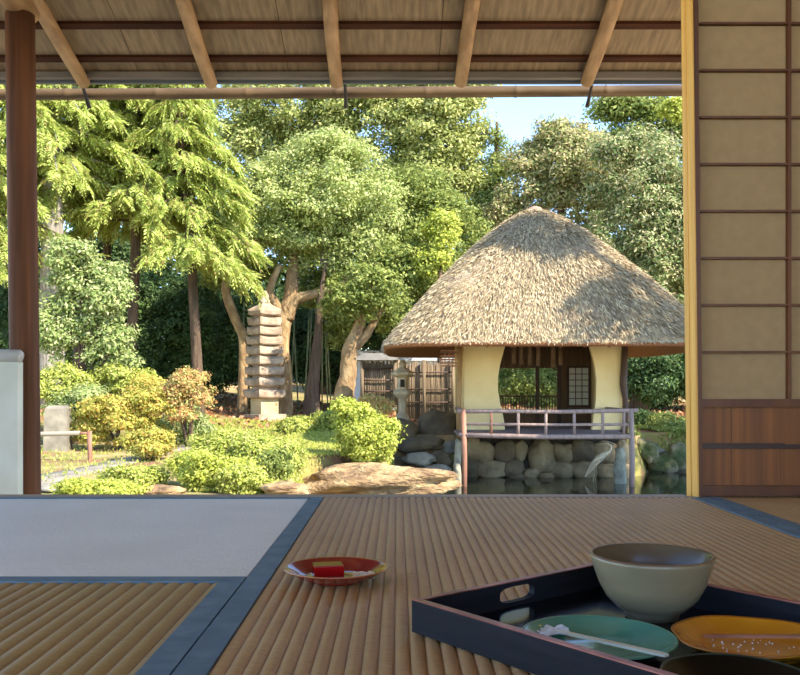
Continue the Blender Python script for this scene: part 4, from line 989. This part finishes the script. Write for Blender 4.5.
shrub('bright yellow-green azalea bush left of the stone lantern', 362, 437, 32, 26, 15.5, L_yel, 330, 60, .16, .065, extra=((352, 415, 18, 14, 15.5), (375, 450, 22, 14, 15.2)))
shrub('orange-tipped azalea behind the bright yellow-green bush', 374, 406, 15, 13, 15.4, L_red, 110, 50, .13, .06)
shrub('low azalea bush below the leaning twin trunk', 338, 420, 20, 14, 17.5, L_az, 110, 50, .16, .065)
shrub('small green fern bush right of the pagoda plinth', 300, 425, 20, 9, 18.5, L_az, 90, 50, .14, .07)
shrub('green bush on the right bank beside the pillar', 668, 425, 28, 10, 19, L_mid, 130, 50, .15, .07)
shrub('dark green bush at the foot of the right bank by the grey rock', 672, 462, 16, 9, 17.6, L_dark, 90, 50, .12, .06)
shrub('dark leafy bush high on the right bank under the hedge', 650, 420, 22, 9, 19.5, L_dark, 110, 50, .14, .07)
shrub('small bush between the rocks of the right bank', 690, 448, 16, 12, 18, L_mid, 80, 50, .12, .06)
shrub('mossy bush low on the right bank at the water', 650, 447, 18, 9, 18, L_mid, 80, 50, .12, .06)
# low ground cover and fallen leaves
def scatter(name, label, cat, n, region, lm, L, upness, asp=.35):
    pts = []
    while len(pts) < n:
        px = R.uniform(region[0], region[1]); Y_ = R.uniform(region[2], region[3]); x = (px-CX)/F*Y_; z = gz(x, Y_)
        if z < WATER+.1: continue
        if noise.noise(Vector((x*1.1, Y_*1.1, 7)))+.25 < R.uniform(-.3, .5): continue
        pts.append((x, Y_, z+.01))
    p = np.array(pts); a = unit(R.normal(0, .5, (n, 3))*[1, 1, .3]+np.array([0, 0, upness])); w_ = unit(np.cross(a, rdir(n)))
    L_ = L*R.uniform(.6, 1.4, n); o = quads(name, p, a, w_, L_, L_*asp, lm, None, (0, 12, -.8)); tag(o, label, cat, kind='stuff')
scatter('grass', 'short yellow-green grass and moss on the garden ground', 'grass', 52000, (195, 400, 9.5, 21), L_az, .05, .9)
scatter('grass', 'sparse tufts of grass on the bare soil at the left of the path', 'grass', 2600, (20, 195, 9.5, 21), L_az, .05, .9)
scatter('fallen_leaves', 'reddish brown fallen leaves under the trees', 'leaves', 14000, (0, 760, 19, 28), leafmat('leaf_litter', [(150, 100, 66), (176, 124, 84), (128, 84, 58), (190, 150, 112)], .1), .13, .05, .6)
scatter('grass', 'green grass on the right bank of the pond', 'grass', 34000, (628, 760, 16.9, 21), L_mid, .08, .9)

# ------------------------------------------------------------------ light, camera
sun = bpy.data.lights.new('sun', 'SUN'); sun.energy = 5.8; sun.angle = math.radians(.6); sun.color = (1, .93, .82)
so = bpy.data.objects.new('sun', sun); COL.objects.link(so)
sd = Vector((.72, -.50, .80)).normalized()           # towards the sun: right, behind the viewer, high
so.rotation_euler = sd.to_track_quat('Z', 'Y').to_euler(); so.location = (5, 0, 20)
wd_ = bpy.data.worlds.new('sky'); bpy.context.scene.world = wd_; wd_.use_nodes = True; nt = wd_.node_tree
sk = nt.nodes.new('ShaderNodeTexSky'); sk.sky_type = 'NISHITA'; sk.sun_disc = False
sk.sun_elevation = math.asin(sd.z); sk.sun_rotation = math.atan2(sd.x, sd.y)
sk.altitude = 2500; sk.air_density = 1.0; sk.dust_density = .25; sk.ozone_density = 1.6
bg = nt.nodes['Background']; bg.inputs[1].default_value = .30; nt.links.new(sk.outputs[0], bg.inputs[0])
cam = bpy.data.cameras.new('camera'); co = bpy.data.objects.new('camera', cam); COL.objects.link(co)
co.location = (0, 0, H); co.rotation_euler = (math.pi/2, 0, 0)
cam.sensor_width = 36; cam.sensor_fit = 'HORIZONTAL'; cam.lens = 36*F/800
cam.shift_x = (400-CX)/800; cam.shift_y = (CY-337.5)/800; cam.clip_start = .02; cam.clip_end = 300
sc = bpy.context.scene; sc.camera = co
sc.view_settings.view_transform = 'Standard'; sc.view_settings.look = 'None'; sc.view_settings.gamma = 1
sc.view_settings.use_curve_mapping = False; sc.view_settings.exposure = 1.17
